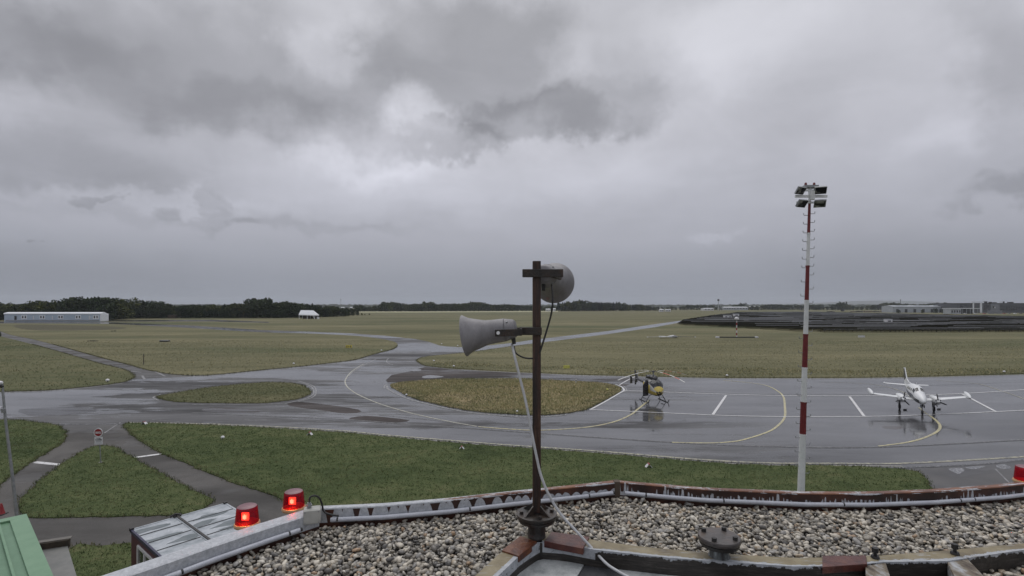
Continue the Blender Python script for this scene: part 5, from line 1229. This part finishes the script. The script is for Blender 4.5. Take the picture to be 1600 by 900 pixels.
# ------------------------------------------------------------------ the solar field
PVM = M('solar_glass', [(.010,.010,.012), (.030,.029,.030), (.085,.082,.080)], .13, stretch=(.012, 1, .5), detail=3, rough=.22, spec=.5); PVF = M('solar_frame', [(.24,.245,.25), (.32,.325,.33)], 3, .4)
def pv_left(Y):
    for (y0, x0), (y1, x1) in zip([(238,150),(246,138),(333,108),(420,140),(500,180),(625,245),(770,330),(960,430)][:-1], [(246,138),(333,108),(420,140),(500,180),(625,245),(770,330),(960,430)]):
        if y0 <= Y <= y1: return x0 + (x1-x0)*(Y-y0)/(y1-y0)
    return 150
pm = None; rows_far = MB(); TL, TD = 11.2, 5.2; glints = MB()
def pv_shape(m, x, y, L):
    vs = [(x,y,1.60),(x+L,y,1.60),(x+L,y+TD,.52),(x,y+TD,.52),(x,y+.03,1.51),(x+L,y+.03,1.51),(x+L,y+TD+.03,.43),(x,y+TD+.03,.43)]
    m.add(vs, [(0,1,2,3),(7,6,5,4),(0,4,5,1),(1,5,6,2),(2,6,7,3),(3,7,4,0)])
proto = empty('solar_table', (0,0,0), 'dark tilted solar table in the front row of the solar field', 'solar panel', 'solar tables of the solar field')
m = MB(); pv_shape(m, 0, 0, TL - .25); m.build('panel', PVM, proto)
fr = MB(); fr.beam((0,-.03,1.57),(TL-.25,-.03,1.57),.06,.10).build('top_rail', PVF, proto)
for k in (1, 2, 3): MB().beam((TL*k/4,.1,1.45),(TL*k/4,TD,.40),.08,.08).build('purlin', PVF, proto)
MB().beam((0,TD+.02,.49),(TL-.25,TD+.02,.49),.06,.10).build('bottom_rail', PVF, proto)
for x in (1.2, 5.4, 9.6): MB().beam((x,1.0,0),(x,1.0,1.30),.12,.12).build('leg', DARK, proto); MB().beam((x,4.2,0),(x,4.2,.64),.12,.12).build('leg', DARK, proto)
ORD = 'first second third fourth fifth sixth seventh eighth ninth tenth eleventh twelfth thirteenth fourteenth fifteenth sixteenth seventeenth eighteenth nineteenth twentieth'.split()
Y = 241.0; first = True; cnt = 0; r = 0
while Y < 930:
    x0 = pv_left(Y) + random.uniform(0, 3); x1 = min(Y * 1.10, 560)
    if r == 0:
        x = x0
        while x < x1 and cnt < 20:
            o = proto if first else copy_tree(proto); first = False; o.location = (x, Y + random.uniform(-.15,.15) + max(0, x - 190) * .05, 0); cnt += 1
            o['label'] = 'dark solar table in the front row of the solar field, ' + ORD[cnt-1] + ' from its left end'
            x += TL
        Y += 9.0
    else:
        x = x0
        while x < x1: pv_shape(rows_far, x, Y + max(0, x-190)*.05, TL - .25 if Y < 420 else (40 if x + 40 < x1 else max(.5, x1 - x))); x += TL if Y < 420 else 40.6
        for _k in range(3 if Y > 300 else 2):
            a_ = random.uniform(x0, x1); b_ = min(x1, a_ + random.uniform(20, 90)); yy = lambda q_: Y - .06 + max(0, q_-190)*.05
            if b_ - a_ > 4: glints.beam((a_, yy(a_), 1.68), (b_, yy(b_), 1.68), .10, .15 + Y*.0005)  # pale partial strips imitate sky reflected off the panel tops
        Y += 9.5 if Y < 420 else 13.5
    r += 1
tag(glints.build('solar_glints', PVF), 'pale strips imitating sky glints on the farther solar rows', 'solar glints', kind='stuff')
tag(rows_far.build('solar_rows', PVM), 'farther dark rows of the solar field merging together', 'solar panels', kind='stuff')
for px0, px1, py0, py1, lab in ((1383, 1392, 499, 504.4, 'white inverter cabin in the middle of the solar field'), (1131, 1136.5, 493, 496.6, 'leftmost of the small white cabins at the back of the solar field'), (1137.5, 1142, 493, 496.6, 'small white cabin at the back of the solar field, right of its twin'), (1146, 1154, 490.4, 494.5, 'white inverter cabin at the far left corner of the solar field')):
    d = P(0, py1 + 1.6).y; t = empty('inverter_cabin', (X((px0+px1)/2, d), d, 0), lab, 'cabin', 'white inverter cabins in the solar field'); w = (px1-px0)/F*d; h = Z(py0, d)
    MB().box((0,0,h/2),(w,3,h)).build('wall', SIGNW, t); MB().box((0,0,h+.1),(w*1.05,3.2,.2)).build('roof', LGREY, t); MB().box((0,-1.52,h*.62),(w*.5,.04,h*.25)).build('vent', DARK, t)

# ------------------------------------------------------------------ far buildings
def place(px0, px1, py0, py1):
    d = P(0, py1).y; return d, X(px0, d), X(px1, d), Z(py0, d)
def hangar_left():
    d, x0, x1, h = place(6, 158.5, 488.6, 502.6)
    t = empty('long_hangar', (x0, d, 0), 'long low blue white hangar with a pale rounded roof on the left', 'hangar'); Lx = x1 - x0; Dp = 7
    MB().box((Lx/2, Dp/2, h*.42), (Lx - .6, Dp, h*.84)).build('wall', HANGW, t)
    sec = [(0,h*.80),(-.5,h*.86),(-.2,h*.95),(1.2,h*1.0),(Dp/2,h*1.06),(Dp,h*.8)]
    vs = [(x, y, z) for x in (0, Lx) for y, z in sec]; n = len(sec)
    fixn(MB().add(vs, [(i, i+1, n+i+1, n+i) for i in range(n-1)] + [tuple(range(n)), tuple(range(2*n-1, n-1, -1)), (n-1, 0, n, 2*n-1)]).build('roof', HANGR, t, smooth=True))
    MB().box((Lx/2,-.25,h*.14),(Lx*.96,.25,h*.10)).build('plinth_band', ROOFG, t); MB().box((Lx - .5, Dp/2, h*.45), (1.4, Dp+.6, h*.88)).build('end_wall', HANGR, t, bevel=.5)
    def fx(px): return X(px, d) - x0
    for px in (38, 66.5, 95, 122.5, 150):
        c = fx(px); pn = MB().box((c,-.12,h*.50),(4.4,.22,h*.46)).build('door_panel', HANGR, t)
        for s in (-1, 1): MB().box((c + s*1.05,-.27,h*.52),(.95,.1,h*.26)).build('window', GLASS, pn)
    for px in (24.5,): MB().box((fx(px),-.15,h*.36),(1.6,.25,h*.56)).build('door', GLASS, t)
    for px in (52.5, 82, 140): MB().box((fx(px),-.1,h*.45),(.8,.15,h*.4)).build('door_frame', SIGNW, t)
    d2, a0, a1, h2 = place(-60, 143, 487.3, 501.2)
    a0 *= (d2+45)/d2; a1 *= (d2+45)/d2
    t = empty('rear_hangar', (a0, d2 + 45, 0), 'grey hangar roof just showing above the long pale hangar', 'hangar'); Lx = a1 - a0; hh = Z(487.4, d2+45)
    MB().box((Lx/2, 10, hh*.45), (Lx, 20, hh*.9)).build('wall', LGREY, t); MB().box((Lx/2, 10, hh*.95), (Lx*1.004, 21, hh*.1)).build('roof', ROOFG, t)
    sh = MB().box((X(5, d) - a0, -45 - 2, 2.6), (6, 6, 5.2)).build('side_annex', ROOFG, t)
hangar_left()
flat('hangar_apron', [(-300,503),(165,503.2),(300,508.8),(400,515),(400,516),(290,510.4),(160,505),(-300,505.2)], .03, APRON, smooth=False)
def shelter():
    d, x0, x1, h = place(466.5, 493, 484.6, 498.5); Lx = x1 - x0
    t = empty('open_shelter', (x0, d, 0), 'white roofed open shelter before the dark treeline', 'shelter')
    fixn(MB().add([(0,0,h*.52),(Lx,0,h*.46),(Lx,9,h*.46),(0,9,h*.52),(.5,4,h),(Lx*.78,4,h*.97),(0,0,h*.42),(Lx,0,h*.36),(Lx,9,h*.36),(0,9,h*.42)], [(0,1,5,4),(2,3,4,5),(1,2,5),(3,0,4),(0,6,7,1),(1,7,8,2),(2,8,9,3),(3,9,6,0),(9,8,7,6)]).build('roof', HANGR, t))
    for x in (.4, Lx*.5, Lx - 1.0):
        for y in (.4, 8.4): MB().cyl((x,y,0),(x,y,h*.4),.22,n=8).build('post', HANGR, t)
    MB().beam((Lx-.9,.3,0),(Lx-2.6,.3,h*.38),.35,.35).build('brace', HANGR, t); MB().box((Lx/2,8.8,h*.2),(Lx*.96,.3,h*.36)).build('back_wall', BROWN, t)
    MB().box((Lx + 2,1,.9),(1.8,1.6,1.8)).build('white_crate', HANGR, t)
shelter()
def hall(px0, px1, py0, py1, label, wallm, roofm, depth=25, name='hall', cat='building', win=0, group=None, doors=0):
    d, x0, x1, h = place(px0, px1, py0, py1); Lx = x1 - x0
    t = empty(name, (x0, d, 0), label, cat, group)
    MB().box((Lx/2, depth/2, h*.44),(Lx, depth, h*.88)).build('wall', wallm, t)
    fixn(MB().add([(-.3,-.5,h*.88),(Lx+.3,-.5,h*.88),(Lx+.3,depth+.5,h*.88),(-.3,depth+.5,h*.88),(-.3,depth/2,h*1.05),(Lx+.3,depth/2,h*1.05),(-.3,-.5,h*.80),(Lx+.3,-.5,h*.80)], [(0,1,5,4),(2,3,4,5),(0,4,3),(1,2,5),(6,7,1,0),(6,0,3),(7,2,1)]).build('roof', roofm, t))
    for k in range(win): MB().box((Lx*(k+.5)/win,-.1,h*.5),(Lx/win*.45,.2,h*.3)).build('window', GLASS, t)
    for k in range(doors): MB().box((Lx*(k+.5)/doors,-.1,h*.26),(Lx/doors*.30,.2,h*.5)).build('door', DARK, t)
    return t, d, x0, Lx, h
hall(1100, 1115.5, 481.5, 485.2, 'small white building at the far end of the field', SIGNW, HANGR, win=3)
hall(1131, 1150, 479.6, 484.6, 'long white roofed building behind the solar field, nearer the water tower', LGREY, HANGR, win=5)
hall(1150.5, 1169, 479.6, 484.6, 'long white roofed building behind the solar field, next to the yellowish house', LGREY, HANGR, win=4)
hall(1171, 1188, 478.5, 484.4, 'yellowish low house behind the solar field', M('cream_render', [(.36,.33,.20), (.44,.41,.27)], .4, .7), ROOFG, win=4, doors=3)
hall(1395.5, 1490, 477.6, 488.4, 'long grey industrial hall with pale roof strips and dark doors', LGREY, LGREY, depth=30, doors=7)
d = P(0, 488.3).y
for a, b in ((1400, 1418), (1428, 1452), (1458, 1481)):
    t = empty('roof_light', (X((a+b)/2, d-2), d - 1.2, Z(477.3, d)), 'white strip along the long grey hall roof, ' + {1400: 'left', 1428: 'middle', 1458: 'right'}[a] + ' of three', 'roof strip', 'white roof strips of the grey hall')
    MB().box((0,0,0),((b-a)/F*d, 1.5, .9)).build('sheet', HANGR, t); MB().box((0,0,-1.0),((b-a)/F*d*.96,.6,1.1)).build('upstand', LGREY, t)
def canopy():
    d, x0, x1, h = place(1486, 1530, 481.6, 490.4); Lx = x1 - x0
    t = empty('flat_canopy', (x0, d, 0), 'flat white canopy building in front of the dark hall', 'building')
    MB().box((Lx/2, 8, h - .4),(Lx + 1, 18, .8)).build('roof', HANGR, t); MB().box((Lx*.19, 8, (h-.8)/2),(Lx*.36, 15, h-.82)).build('wall', LGREY, t); MB().box((Lx*.66, 12, (h-.8)/2),(Lx*.58, 6, h-.82)).build('dark_bay', DARK, t)
    for k in range(5): MB().box((Lx*(.42 + .135*k), .4, (h-.8)/2),(.5,.5,h-.82)).build('post', LGREY, t)
    for k in range(4): MB().box((Lx*(.05 + .09*k), .4, h*.42),(Lx*.05,.2,h*.4)).build('window', GLASS, t)
canopy()
def dark_hall():
    d, x0, x1, h = place(1496, 1640, 473.6, 488.8); Lx = x1 - x0
    t = empty('dark_hall', (x0, d, 0), 'large dark grey industrial hall at the right edge', 'building')
    DW = M('anthracite_cladding', [(.075,.08,.088), (.10,.105,.115)], .1, .5)
    def fx(px): return X(px, d) - x0
    MB().box((Lx/2, 25, h*.47),(Lx, 50, h*.94)).build('wall', DW, t); MB().box((Lx/2, 25, h*.965),(Lx+1, 51, h*.07)).build('roof', DARK, t)
    for px, w in ((1520.5, 2), (1532.5, 3)): MB().box((fx(px),-.4,h*.5),(w/F*d,.8,h*.98)).build('pillar', HANGR, t)
    p = MB().box((fx(1554),-.6,h*.46),(14/F*d,1.2,h*.86)).build('light_panel', GREY, t)
    MB().box((fx(1551.5),-1.3,h*.58),(2.6/F*d,.2,h*.2)).build('dark_mark', BLACK, p); MB().box((fx(1553.4),-1.3,h*.55),(1.3/F*d,.24,h*.14)).build('white_mark', HANGR, p)
    MB().box((fx(1600),-.3,h*.70),(76/F*d,.6,.5)).build('ledge', BLACK, t)
    for k in range(8): MB().box((fx(1567 + 8*k),-.3,h*.42),(6.5/F*d,.5,h*.34)).build('window', GLASS, t)
    for k in range(3): MB().box((fx(1504 + 9*k) if k < 2 else fx(1541.5),-.3,h*.55),(7/F*d,.5,h*.5)).build('window', GLASS, t)
    RR = random.Random(5)
    for px in (1530,1537,1545,1549,1557,1564,1574,1577,1587,1590): MB().box((fx(px), 12, h + 1.2),(RR.uniform(1.5,5)/F*d, 4, RR.uniform(1.5,4.5))).build('roof_unit', BLACK if RR.random() < .7 else HANGR, t)
dark_hall()
def car(px, py, mat, label, ang=0, s=1.0):
    q = P(px, py); t = empty('parked_car', (q.x, q.y, 0), label, 'car', 'cars parked before the dark hall', rz=ang)
    prof = [(-2.1,.45),(-2.1,.85),(-1.3,.98),(-.75,1.45),(.75,1.45),(1.35,.98),(2.1,.85),(2.1,.45)]; n = len(prof)
    vs = [(x, y, z) for y in (-.85, .85) for x, z in prof]
    fixn(MB().add(vs, [tuple(range(n)), tuple(range(2*n-1, n-1, -1))] + [(i,(i+1) % n,n+(i+1) % n,n+i) for i in range(n)]).build('body', mat, t, bevel=.06))
    fixn(MB().box((0,0,1.2),(1.7,1.74,.32)).build('window', GLASS, t))
    for x in (-1.3, 1.3):
        for y in (-.82, .82): MB().cyl((x,y-.1,.33),(x,y+.1,.33),.33,n=12).build('wheel', RUBBER, t)
CARS = [(1508, SIGNW, 'white car under the flat canopy'), (1524, SIGNW, 'white car at the right end of the flat canopy'), (1538, SIGNR, 'dark red car between canopy and dark hall'), (1569, SIGNR, 'dark red car before the dark hall windows'), (1577, GREY, 'grey car before the dark hall windows'), (1586, HANGR, 'silver car before the dark hall windows'), (1595, DARK, 'black car at the right edge before the dark hall')]
for px, mt, lab in CARS: car(px, 490.6, mt, lab)
for a, b, lab in ((1545, 1554, 'grey container left of the pale panel foot at the dark hall'), (1557, 1566, 'grey container right of the pale panel foot at the dark hall')):
    block('steel_container', a, b, 485.3, 490.2, 2.5, GREY, lab, 'container', 'grey containers before the dark hall')
block('machinery', 1315, 1319.5, 483.2, 486.6, 3, BLACK, 'dark machine standing alone on the pale field strip', 'machine')
EARTH = M('brown_earth_heap', [(.10,.075,.055), (.17,.13,.095)], .3, .9, .3)
for i, (a, b, hp) in enumerate(((1292,1304,1.6),(1328,1336,1.8),(1337,1348,2.2),(1349,1362,2.4),(1363,1374,2.4),(1375,1384,2.6),(1385,1394,1.8))):
    heap(a, b, 487.6, hp, ('brown rubble heap at the left end of the row before the far trees', 'pale brown rubble heap, second in the row of seven', 'brown rubble heap, third in the row of seven', 'brown rubble heap in the middle of the row', 'brown rubble heap, third from the grey hall', 'tall brown rubble heap next but one to the grey hall', 'brown rubble heap touching the grey hall')[i], EARTH if i % 2 else HEAP, 'rubble_heap')
def tower_far():
    d = 1300; t = empty('water_tower', (X(1122.5, d), d, 0), 'thin water tower with a dark head above the far trees', 'tower')
    MB().cyl((0,0,0),(0,0,Z(470,d)),.9,n=12).cyl((4.5,0,0),(4.5,0,Z(474,d)),.4,n=8).build('shaft', LGREY, t); MB().lathe([(0,1),(1.5,2.6),(4,2.8),(5.5,1)], (0,0,Z(470.5,d)), (0,0,1), 16).build('head', DARK, t, smooth=True)
    t = empty('radio_mast', (X(532.5, 1000), 1000, 0), 'thin distant radio mast above the treeline left of the loudspeaker', 'mast'); MB().cyl((0,0,0),(0,0,Z(466.5,1000)),.35,.2,8).build('pole', GREY, t); MB().cyl((0,0,Z(469,1000)),(0,0,Z(467.5,1000)),.7,n=8).build('antenna', GREY, t)
tower_far()
for px, lab in ((1407, 'thin distant mast over the grey hall trees'),): 
    t = empty('radio_mast', (X(px, 1500), 1500, 0), lab, 'mast'); MB().cyl((0,0,0),(0,0,Z(468,1500)),.6,.5,8).build('pole', DARK, t); MB().box((0,0,Z(468.6,1500)),(2.4,1,2.4)).build('antenna', DARK, t)
for a, b, py0, py1, lab in ((533,537,480,483,'tiny white house among the trees left of the pale field'), (546.5,549.5,480,483,'tiny white house right of its twin among the trees'), (1031,1037,483.2,485.6,'tiny white house right of the dark wood'), (1040,1048,483.6,485.4,'low white barn right of the dark wood'), (862,868,482,485,'tiny pale house left of the dark wood'),(853,860,482.6,485,'tiny pale house beside the loudspeaker post')):
    hall(a, b, py0, py1 + 1.5, lab, SIGNW, HANGR, depth=8, name='far_house', cat='house', win=2, group='tiny white houses in the distance')

# ------------------------------------------------------------------ trees: a trunk with limbs and a crown of leaf clumps
def leaf_mat(name, lo, hi):
    m = bpy.data.materials.new(name); m.use_nodes = True; g = NT(m.node_tree); b = g.n['Principled BSDF']
    at = g.new('ShaderNodeAttribute'); at.attribute_name = 'tone'; oi = g.new('ShaderNodeObjectInfo')
    c = g.mix(at.outputs['Fac'], lo, hi); c = g.mix(1.0, c, g.ramp(oi.outputs['Random'], [(0, (.6,.7,.75)), (.5, (1,1,1)), (1, (1.6,1.4,1.0))]), 'MULTIPLY')
    g.l.new(c, b.inputs['Base Color']); b.inputs['Roughness'].default_value = .9; b.inputs['Specular IOR Level'].default_value = .1; return m
LEAF = leaf_mat('leaves_deciduous', (.022,.034,.017), (.080,.098,.044)); NEEDLE = leaf_mat('needles_conifer', (.016,.024,.015), (.045,.057,.031)); BARK = M('bark', [(.03,.024,.018), (.06,.05,.04)], 2, .9)
def make_tree(seed, kind):
    g = np.random.default_rng(seed); vs, fs, tone = [], [], []
    if kind == 'conifer':
        n = 620; h = g.uniform(.08, 1, n) ** .8; r = .24 * (1 - h) ** .75 + .01; a = g.uniform(0, 2*math.pi, n); rr = r * np.sqrt(g.uniform(.3, 1, n))
        c = np.stack([rr*np.cos(a), rr*np.sin(a), h], 1); sz = g.uniform(.03, .06, n)
    else:
        nb = 15; bc = np.stack([g.normal(0, .20, nb), g.normal(0, .20, nb), g.uniform(.30, .84, nb)], 1); br = g.uniform(.13, .24, nb) * (1.25 - bc[:, 2]*.55)
        if kind == 'broad': bc[:, :2] *= 1.45
        n = 1150; k = g.integers(0, nb, n); dd = g.normal(0, 1, (n, 3)); dd /= np.linalg.norm(dd, axis=1)[:, None]
        c = bc[k] + dd * (br[k] * g.uniform(.55, 1.05, n))[:, None]; low = g.uniform(0, 1, n) < .16; c[low, 2] = g.uniform(.02, .3, low.sum()); c[low, :2] *= .9; c[:, 2] = np.maximum(c[:, 2], .03 + g.uniform(0, .08, n)); sz = g.uniform(.026, .055, n)
    for p, s in zip(c, sz):
        u = g.normal(0, 1, 3); u /= np.linalg.norm(u); w = np.cross(u, g.normal(0, 1, 3)); w /= np.linalg.norm(w); b = len(vs)
        vs += [tuple(p - u*s), tuple(p + w*s*.8), tuple(p + u*s), tuple(p - w*s*.8)]; fs.append((b, b+1, b+2, b+3)); tone += [float(np.clip(g.normal(.45, .28), 0, 1))] * 4
    me = bpy.data.meshes.new('crown'); me.from_pydata(vs, [], fs); ca = me.color_attributes.new('tone', 'FLOAT_COLOR', 'POINT')
    ca.data.foreach_set('color', np.array([[t_, t_, t_, 1] for t_ in tone], np.float32).reshape(-1)); me.materials.append(NEEDLE if kind == 'conifer' else LEAF)
    tr = MB().tube([(0,0,0),(.006,0,.3),(-.004,.004,.62 if kind != 'conifer' else .95)], [.028,.02,.007], 7)
    if kind != 'conifer':
        for q in range(5): a = q*1.26 + seed; tr.tube([(0,0,.22 + .06*q),(.09*math.cos(a),.09*math.sin(a),.38 + .06*q),(.18*math.cos(a),.18*math.sin(a),.50 + .06*q)], [.012,.008,.003], 5)
    o = tr.build('trunk', BARK); tm = o.data; bpy.data.objects.remove(o); return me, tm
PROTO = {k: [make_tree(sd, k) for sd in sds] for k, sds in {'round': (1,2,3,4), 'broad': (5,6,7), 'conifer': (8,9)}.items()}
TR = random.Random(21)
LANDMARKS = [(-99,'at the left edge'),(8,'behind the left half of the long hangar'),(90,'behind the right half of the long hangar'),(166,'just right of the long hangar'),(240,'above the first brown hut'),(285,'between the two brown huts'),(340,'above the second brown hut'),(380,'left of the white shelter'),(462,'behind the white shelter'),(497,'right of the white shelter'),(540,'near the thin radio mast'),(600,'left of the horn loudspeaker'),(690,'above the low horn loudspeaker'),(800,'beside the loudspeaker post'),(872,'close right of the post'),(920,'above the middle of that wood'),(975,'at the right part of that wood'),(1030,'left of the water tower'),(1117,'near the water tower'),(1172,'left of the floodlight mast'),(1272,'just right of the floodlight mast'),(1310,'above the rubble heaps'),(1390,'behind the long grey hall')]
def whereabouts(px):
    w = LANDMARKS[0][1]
    for a, n_ in LANDMARKS:
        if px >= a: w = n_
    return w
BACK = {}
def tree(px, pytop, pybase, kind, label, group, dd=0.0, wid=None, joined=False):
    d0 = P(0, pybase).y; d = d0 + dd; h = Z(pytop, d); x = X(px, d)
    cm, tm = TR.choice(PROTO[kind]); w = wid or h * TR.uniform(.95, 1.3)
    if kind == 'conifer': w = h * TR.uniform(.8, 1.05)
    if joined:
        BACK.setdefault(cm.materials[0].name, []).append((cm, x, d, w, h)); return
    if ',' not in label and ('treeline' in group or group.startswith('trees')): label = (('tall ' if pybase - pytop > 22 else 'middling ' if pybase - pytop > 15 else 'low ') if kind != 'broad' else 'broad ') + label.replace('distant dark', 'distant') + ', ' + whereabouts(px)
    t = empty('tree', (x, d, 0), label, 'tree', group, rz=TR.uniform(0, 6.28))
    for nm, me in (('crown', cm), ('trunk', tm)): o = link(nm, me, t); o.scale = (w, w, h)
def interp(prof, x):
    for (x0, a), (x1, b) in zip(prof[:-1], prof[1:]):
        if x0 <= x <= x1: return a + (b - a) * (x - x0) / (x1 - x0)
    return prof[-1][1]
def treeline(x0, x1, step, top, base, label, group, con=.1, rows=((0, 1.0),), jit=1.2, broad=.35):
    for dd, hs in rows:
        x = x0 + TR.uniform(0, step)
        while x < x1:
            joined = dd > 10 or dd < 0
            b = interp(base, x); tp = interp(top, x); tp = b - (b - tp) * hs + TR.uniform(-jit, jit)
            k = 'conifer' if TR.random() < con else ('broad' if TR.random() < broad else 'round')
            tree(x, tp, b, k, {'conifer': label[1], 'broad': label[0], 'round': label[0]}[k], group, dd + TR.uniform(-6, 6), joined=joined); x += step * TR.uniform(.7, 1.3)
LT = [(-40,470),(0,471),(20,477),(25,472),(35,477),(45,470),(56,467),(70,477),(80,468),(88,469),(100,470),(113,463),(122,464),(138,468),(142,465),(180,463),(200,471),(210,473),(225,469),(240,468),(250,474),(270,475),(300,476),(330,475),(370,475),(385,472),(405,466),(412,466),(420,472),(440,472),(452,469),(462,474),(475,473),(490,475),(508,477),(530,479),(555,481),(575,483)]
LB = [(-40,500),(165,500),(200,497.3),(440,496.6),(540,494.5),(575,490)]
treeline(-35, 560, 8.2, LT, LB, ('dark leafy tree of the left treeline', 'pointed dark conifer of the left treeline'), 'trees of the left treeline', con=.14, rows=((4, 1.0), (26, .96)), jit=1.9)
treeline(-35, 520, 9.0, LT, LB, ('low dark leafy tree filling the foot of the left treeline', 'low dark conifer filling the foot of the left treeline'), 'low trees at the foot of the left treeline', con=.03, rows=((-3, .60),), jit=1.2)
treeline(505, 580, 6, [(505,489),(580,490)], [(505,495.2),(580,492)], ('olive bush at the right end of the left treeline', 'olive bush at the right end of the left treeline'), 'bushes ending the left treeline', con=0, jit=.8)
MT = [(555,479),(562,475),(570,478),(590,478),(597,474),(604,471),(615,471),(628,474),(640,474),(655,475),(663,471),(672,471),(685,475),(700,473),(720,474),(735,471),(752,471),(765,476),(780,475),(800,475),(820,477),(850,478),(872,478)]
treeline(555, 872, 5.6, MT, [(555,487),(872,486)], ('distant dark tree of the wood by the pale strip', 'conifer of the wood by the pale strip'), 'trees behind the pale field strip', con=.06, rows=((0, 1.0), (40, .95)), jit=.7, broad=.6)
CT = [(872,470),(876,474),(880,472),(890,472),(900,469),(908,468),(915,471),(930,472),(945,472),(955,474),(965,471),(975,474),(990,476),(1000,475),(1010,477),(1028,479)]
treeline(872, 1030, 3.6, CT, [(872,486.3),(1030,485.6)], ('dark leafy tree of the narrow wood', 'pointed dark conifer of the narrow wood'), 'trees of the wood right of the post', con=.5, rows=((0, 1.0), (30, .95)), jit=.8)
RTp = [(1030,480),(1060,478),(1080,476),(1090,477),(1105,475),(1120,479),(1132,477),(1140,479),(1158,474),(1165,478),(1190,476),(1205,475),(1230,476),(1270,475),(1290,478),(1300,477),(1314,472),(1322,476),(1345,477),(1365,477),(1380,473),(1390,472),(1405,473),(1425,474),(1445,474),(1460,472),(1480,474),(1492,475),(1500,476)]
treeline(1030, 1500, 6.4, RTp, [(1030,484.6),(1250,484.4),(1330,484.6),(1500,484.6)], ('distant dark tree beyond the solar field', 'distant pointed conifer beyond the solar field'), 'trees beyond the solar field', con=.1, rows=((0, 1.0),), jit=.8, broad=.5)
treeline(1195, 1400, 9, [(1195,480),(1400,479)], [(1195,484),(1400,484)], ('low far tree at the back of the pale strip beyond the solar field', 'low far conifer at the back of the pale strip beyond the solar field'), 'low trees beyond the solar field', con=0, jit=.6)
tree(1314, 470.8, 484.0, 'round', 'tallest round dark tree beyond the solar field, left of the rubble', 'trees beyond the solar field'); tree(1158.5, 472.8, 484.0, 'round', 'dark round tree rising behind the long white roofs', 'trees beyond the solar field')
for px, lab in ((1404, 'round bush at the left end of the grey hall'), (1441, 'bush in front of the grey hall between its doors'), (1462, 'large dark bush in front of the grey hall'), (1474, 'small bush next to the large one at the grey hall'), (1484, 'bush at the right end of the grey hall')):
    tree(px, 481.2 if px == 1462 else 484, 489.4, 'round', lab, 'bushes before the grey hall', 0, 9 if px == 1462 else 6)
def join_back():
    for mn, lst in BACK.items():
        V, Q, T = [], [], []; base = 0
        for cm, x, d, w, h in lst:
            n = len(cm.vertices); co = np.zeros(n*3); cm.vertices.foreach_get('co', co); co = co.reshape(-1, 3)
            a = TR.uniform(0, 6.28); c, s_ = math.cos(a), math.sin(a)
            V.append(np.stack([x + w*(co[:,0]*c - co[:,1]*s_), d + w*(co[:,0]*s_ + co[:,1]*c), h*co[:,2]], 1))
            t = np.zeros(n*4, np.float32); cm.color_attributes['tone'].data.foreach_get('color', t); T.append(t)
            Q.append(np.arange(n) + base); base += n
        V = np.concatenate(V); idx = np.concatenate(Q).astype(np.int32); T = np.concatenate(T)
        me = bpy.data.meshes.new('back_trees'); me.vertices.add(len(V)); me.vertices.foreach_set('co', V.reshape(-1))
        me.loops.add(len(idx)); me.loops.foreach_set('vertex_index', idx); me.polygons.add(len(idx)//4); me.polygons.foreach_set('loop_start', np.arange(0, len(idx), 4, dtype=np.int32))
        ca = me.color_attributes.new('tone', 'FLOAT_COLOR', 'POINT'); ca.data.foreach_set('color', T); me.update(); me.materials.append(bpy.data.materials[mn])
        tag(link('back_trees', me), 'dark mass of leafy trees standing behind the front trees' if 'leaves' in mn else 'dark mass of conifers standing behind the front trees', 'woods', kind='stuff')
join_back()
# a far wooded band closes the plain, then low blue hills
FARW = M('far_woods', [(.020,.028,.018), (.035,.044,.026)], .01, .95)
def ridge(name, d, prof, mat, kind, label=None, jag=1.0, seed=1, depth=60):
    RR = random.Random(seed); vs, fs = [], []; n = 0; x = prof[0][0]
    while x <= prof[-1][0]:
        y = interp(prof, x) + RR.uniform(-jag, jag); h = max(.5, Z(y, d))
        vs += [(X(x, d), d, 0), (X(x, d), d + depth*.3, h), (X(x, d), d + depth, 0)]
        if n: b = 3*n; fs += [(b-3, b, b+1, b-2), (b-2, b+1, b+2, b-1)]
        n += 1; x += 2.2 if jag > .2 else 12
    o = fixn(MB().add(vs, fs).build(name, mat, None, smooth=jag < .2)); o['kind'] = kind
    if label: tag(o, label, name.replace('_', ' '))
ridge('far_woods', 2600, [(-900,474.5),(0,475),(200,475.5),(560,475.6),(800,475.8),(1060,476),(1300,475.5),(1500,475.6),(2500,474)], FARW, 'stuff', 'low far wooded band along the horizon', .7, 3, 300)
HILL = M('hill_woods', [(.05,.06,.05), (.08,.09,.07)], .001, .95)
ridge('hills', 9500, [(900,478),(1150,476.6),(1290,474),(1340,472),(1390,469.6),(1430,468.8),(1470,469.4),(1520,470.8),(1560,472.6),(1620,473.5),(1800,475.5),(2200,478)], HILL, 'structure', None, .05, 4, 3000)

# ------------------------------------------------------------------ damp air between here and the hills
def air():
    o = MB().box((0, 5800, 110), (21000, 15200, 222)).build('haze', bpy.data.materials.new('damp_air')); m = o.data.materials[0]; m.use_nodes = True; g = NT(m.node_tree); g.n.clear()
    out = g.new('ShaderNodeOutputMaterial'); v = g.new('ShaderNodeVolumePrincipled'); v.inputs['Color'].default_value = (.86, .91, .98, 1); v.inputs['Density'].default_value = 7.5e-5; v.inputs['Anisotropy'].default_value = .2
    g.l.new(v.outputs[0], out.inputs['Volume']); tag(o, 'thin damp air greying the far woods and hills', 'haze', kind='stuff')
air()
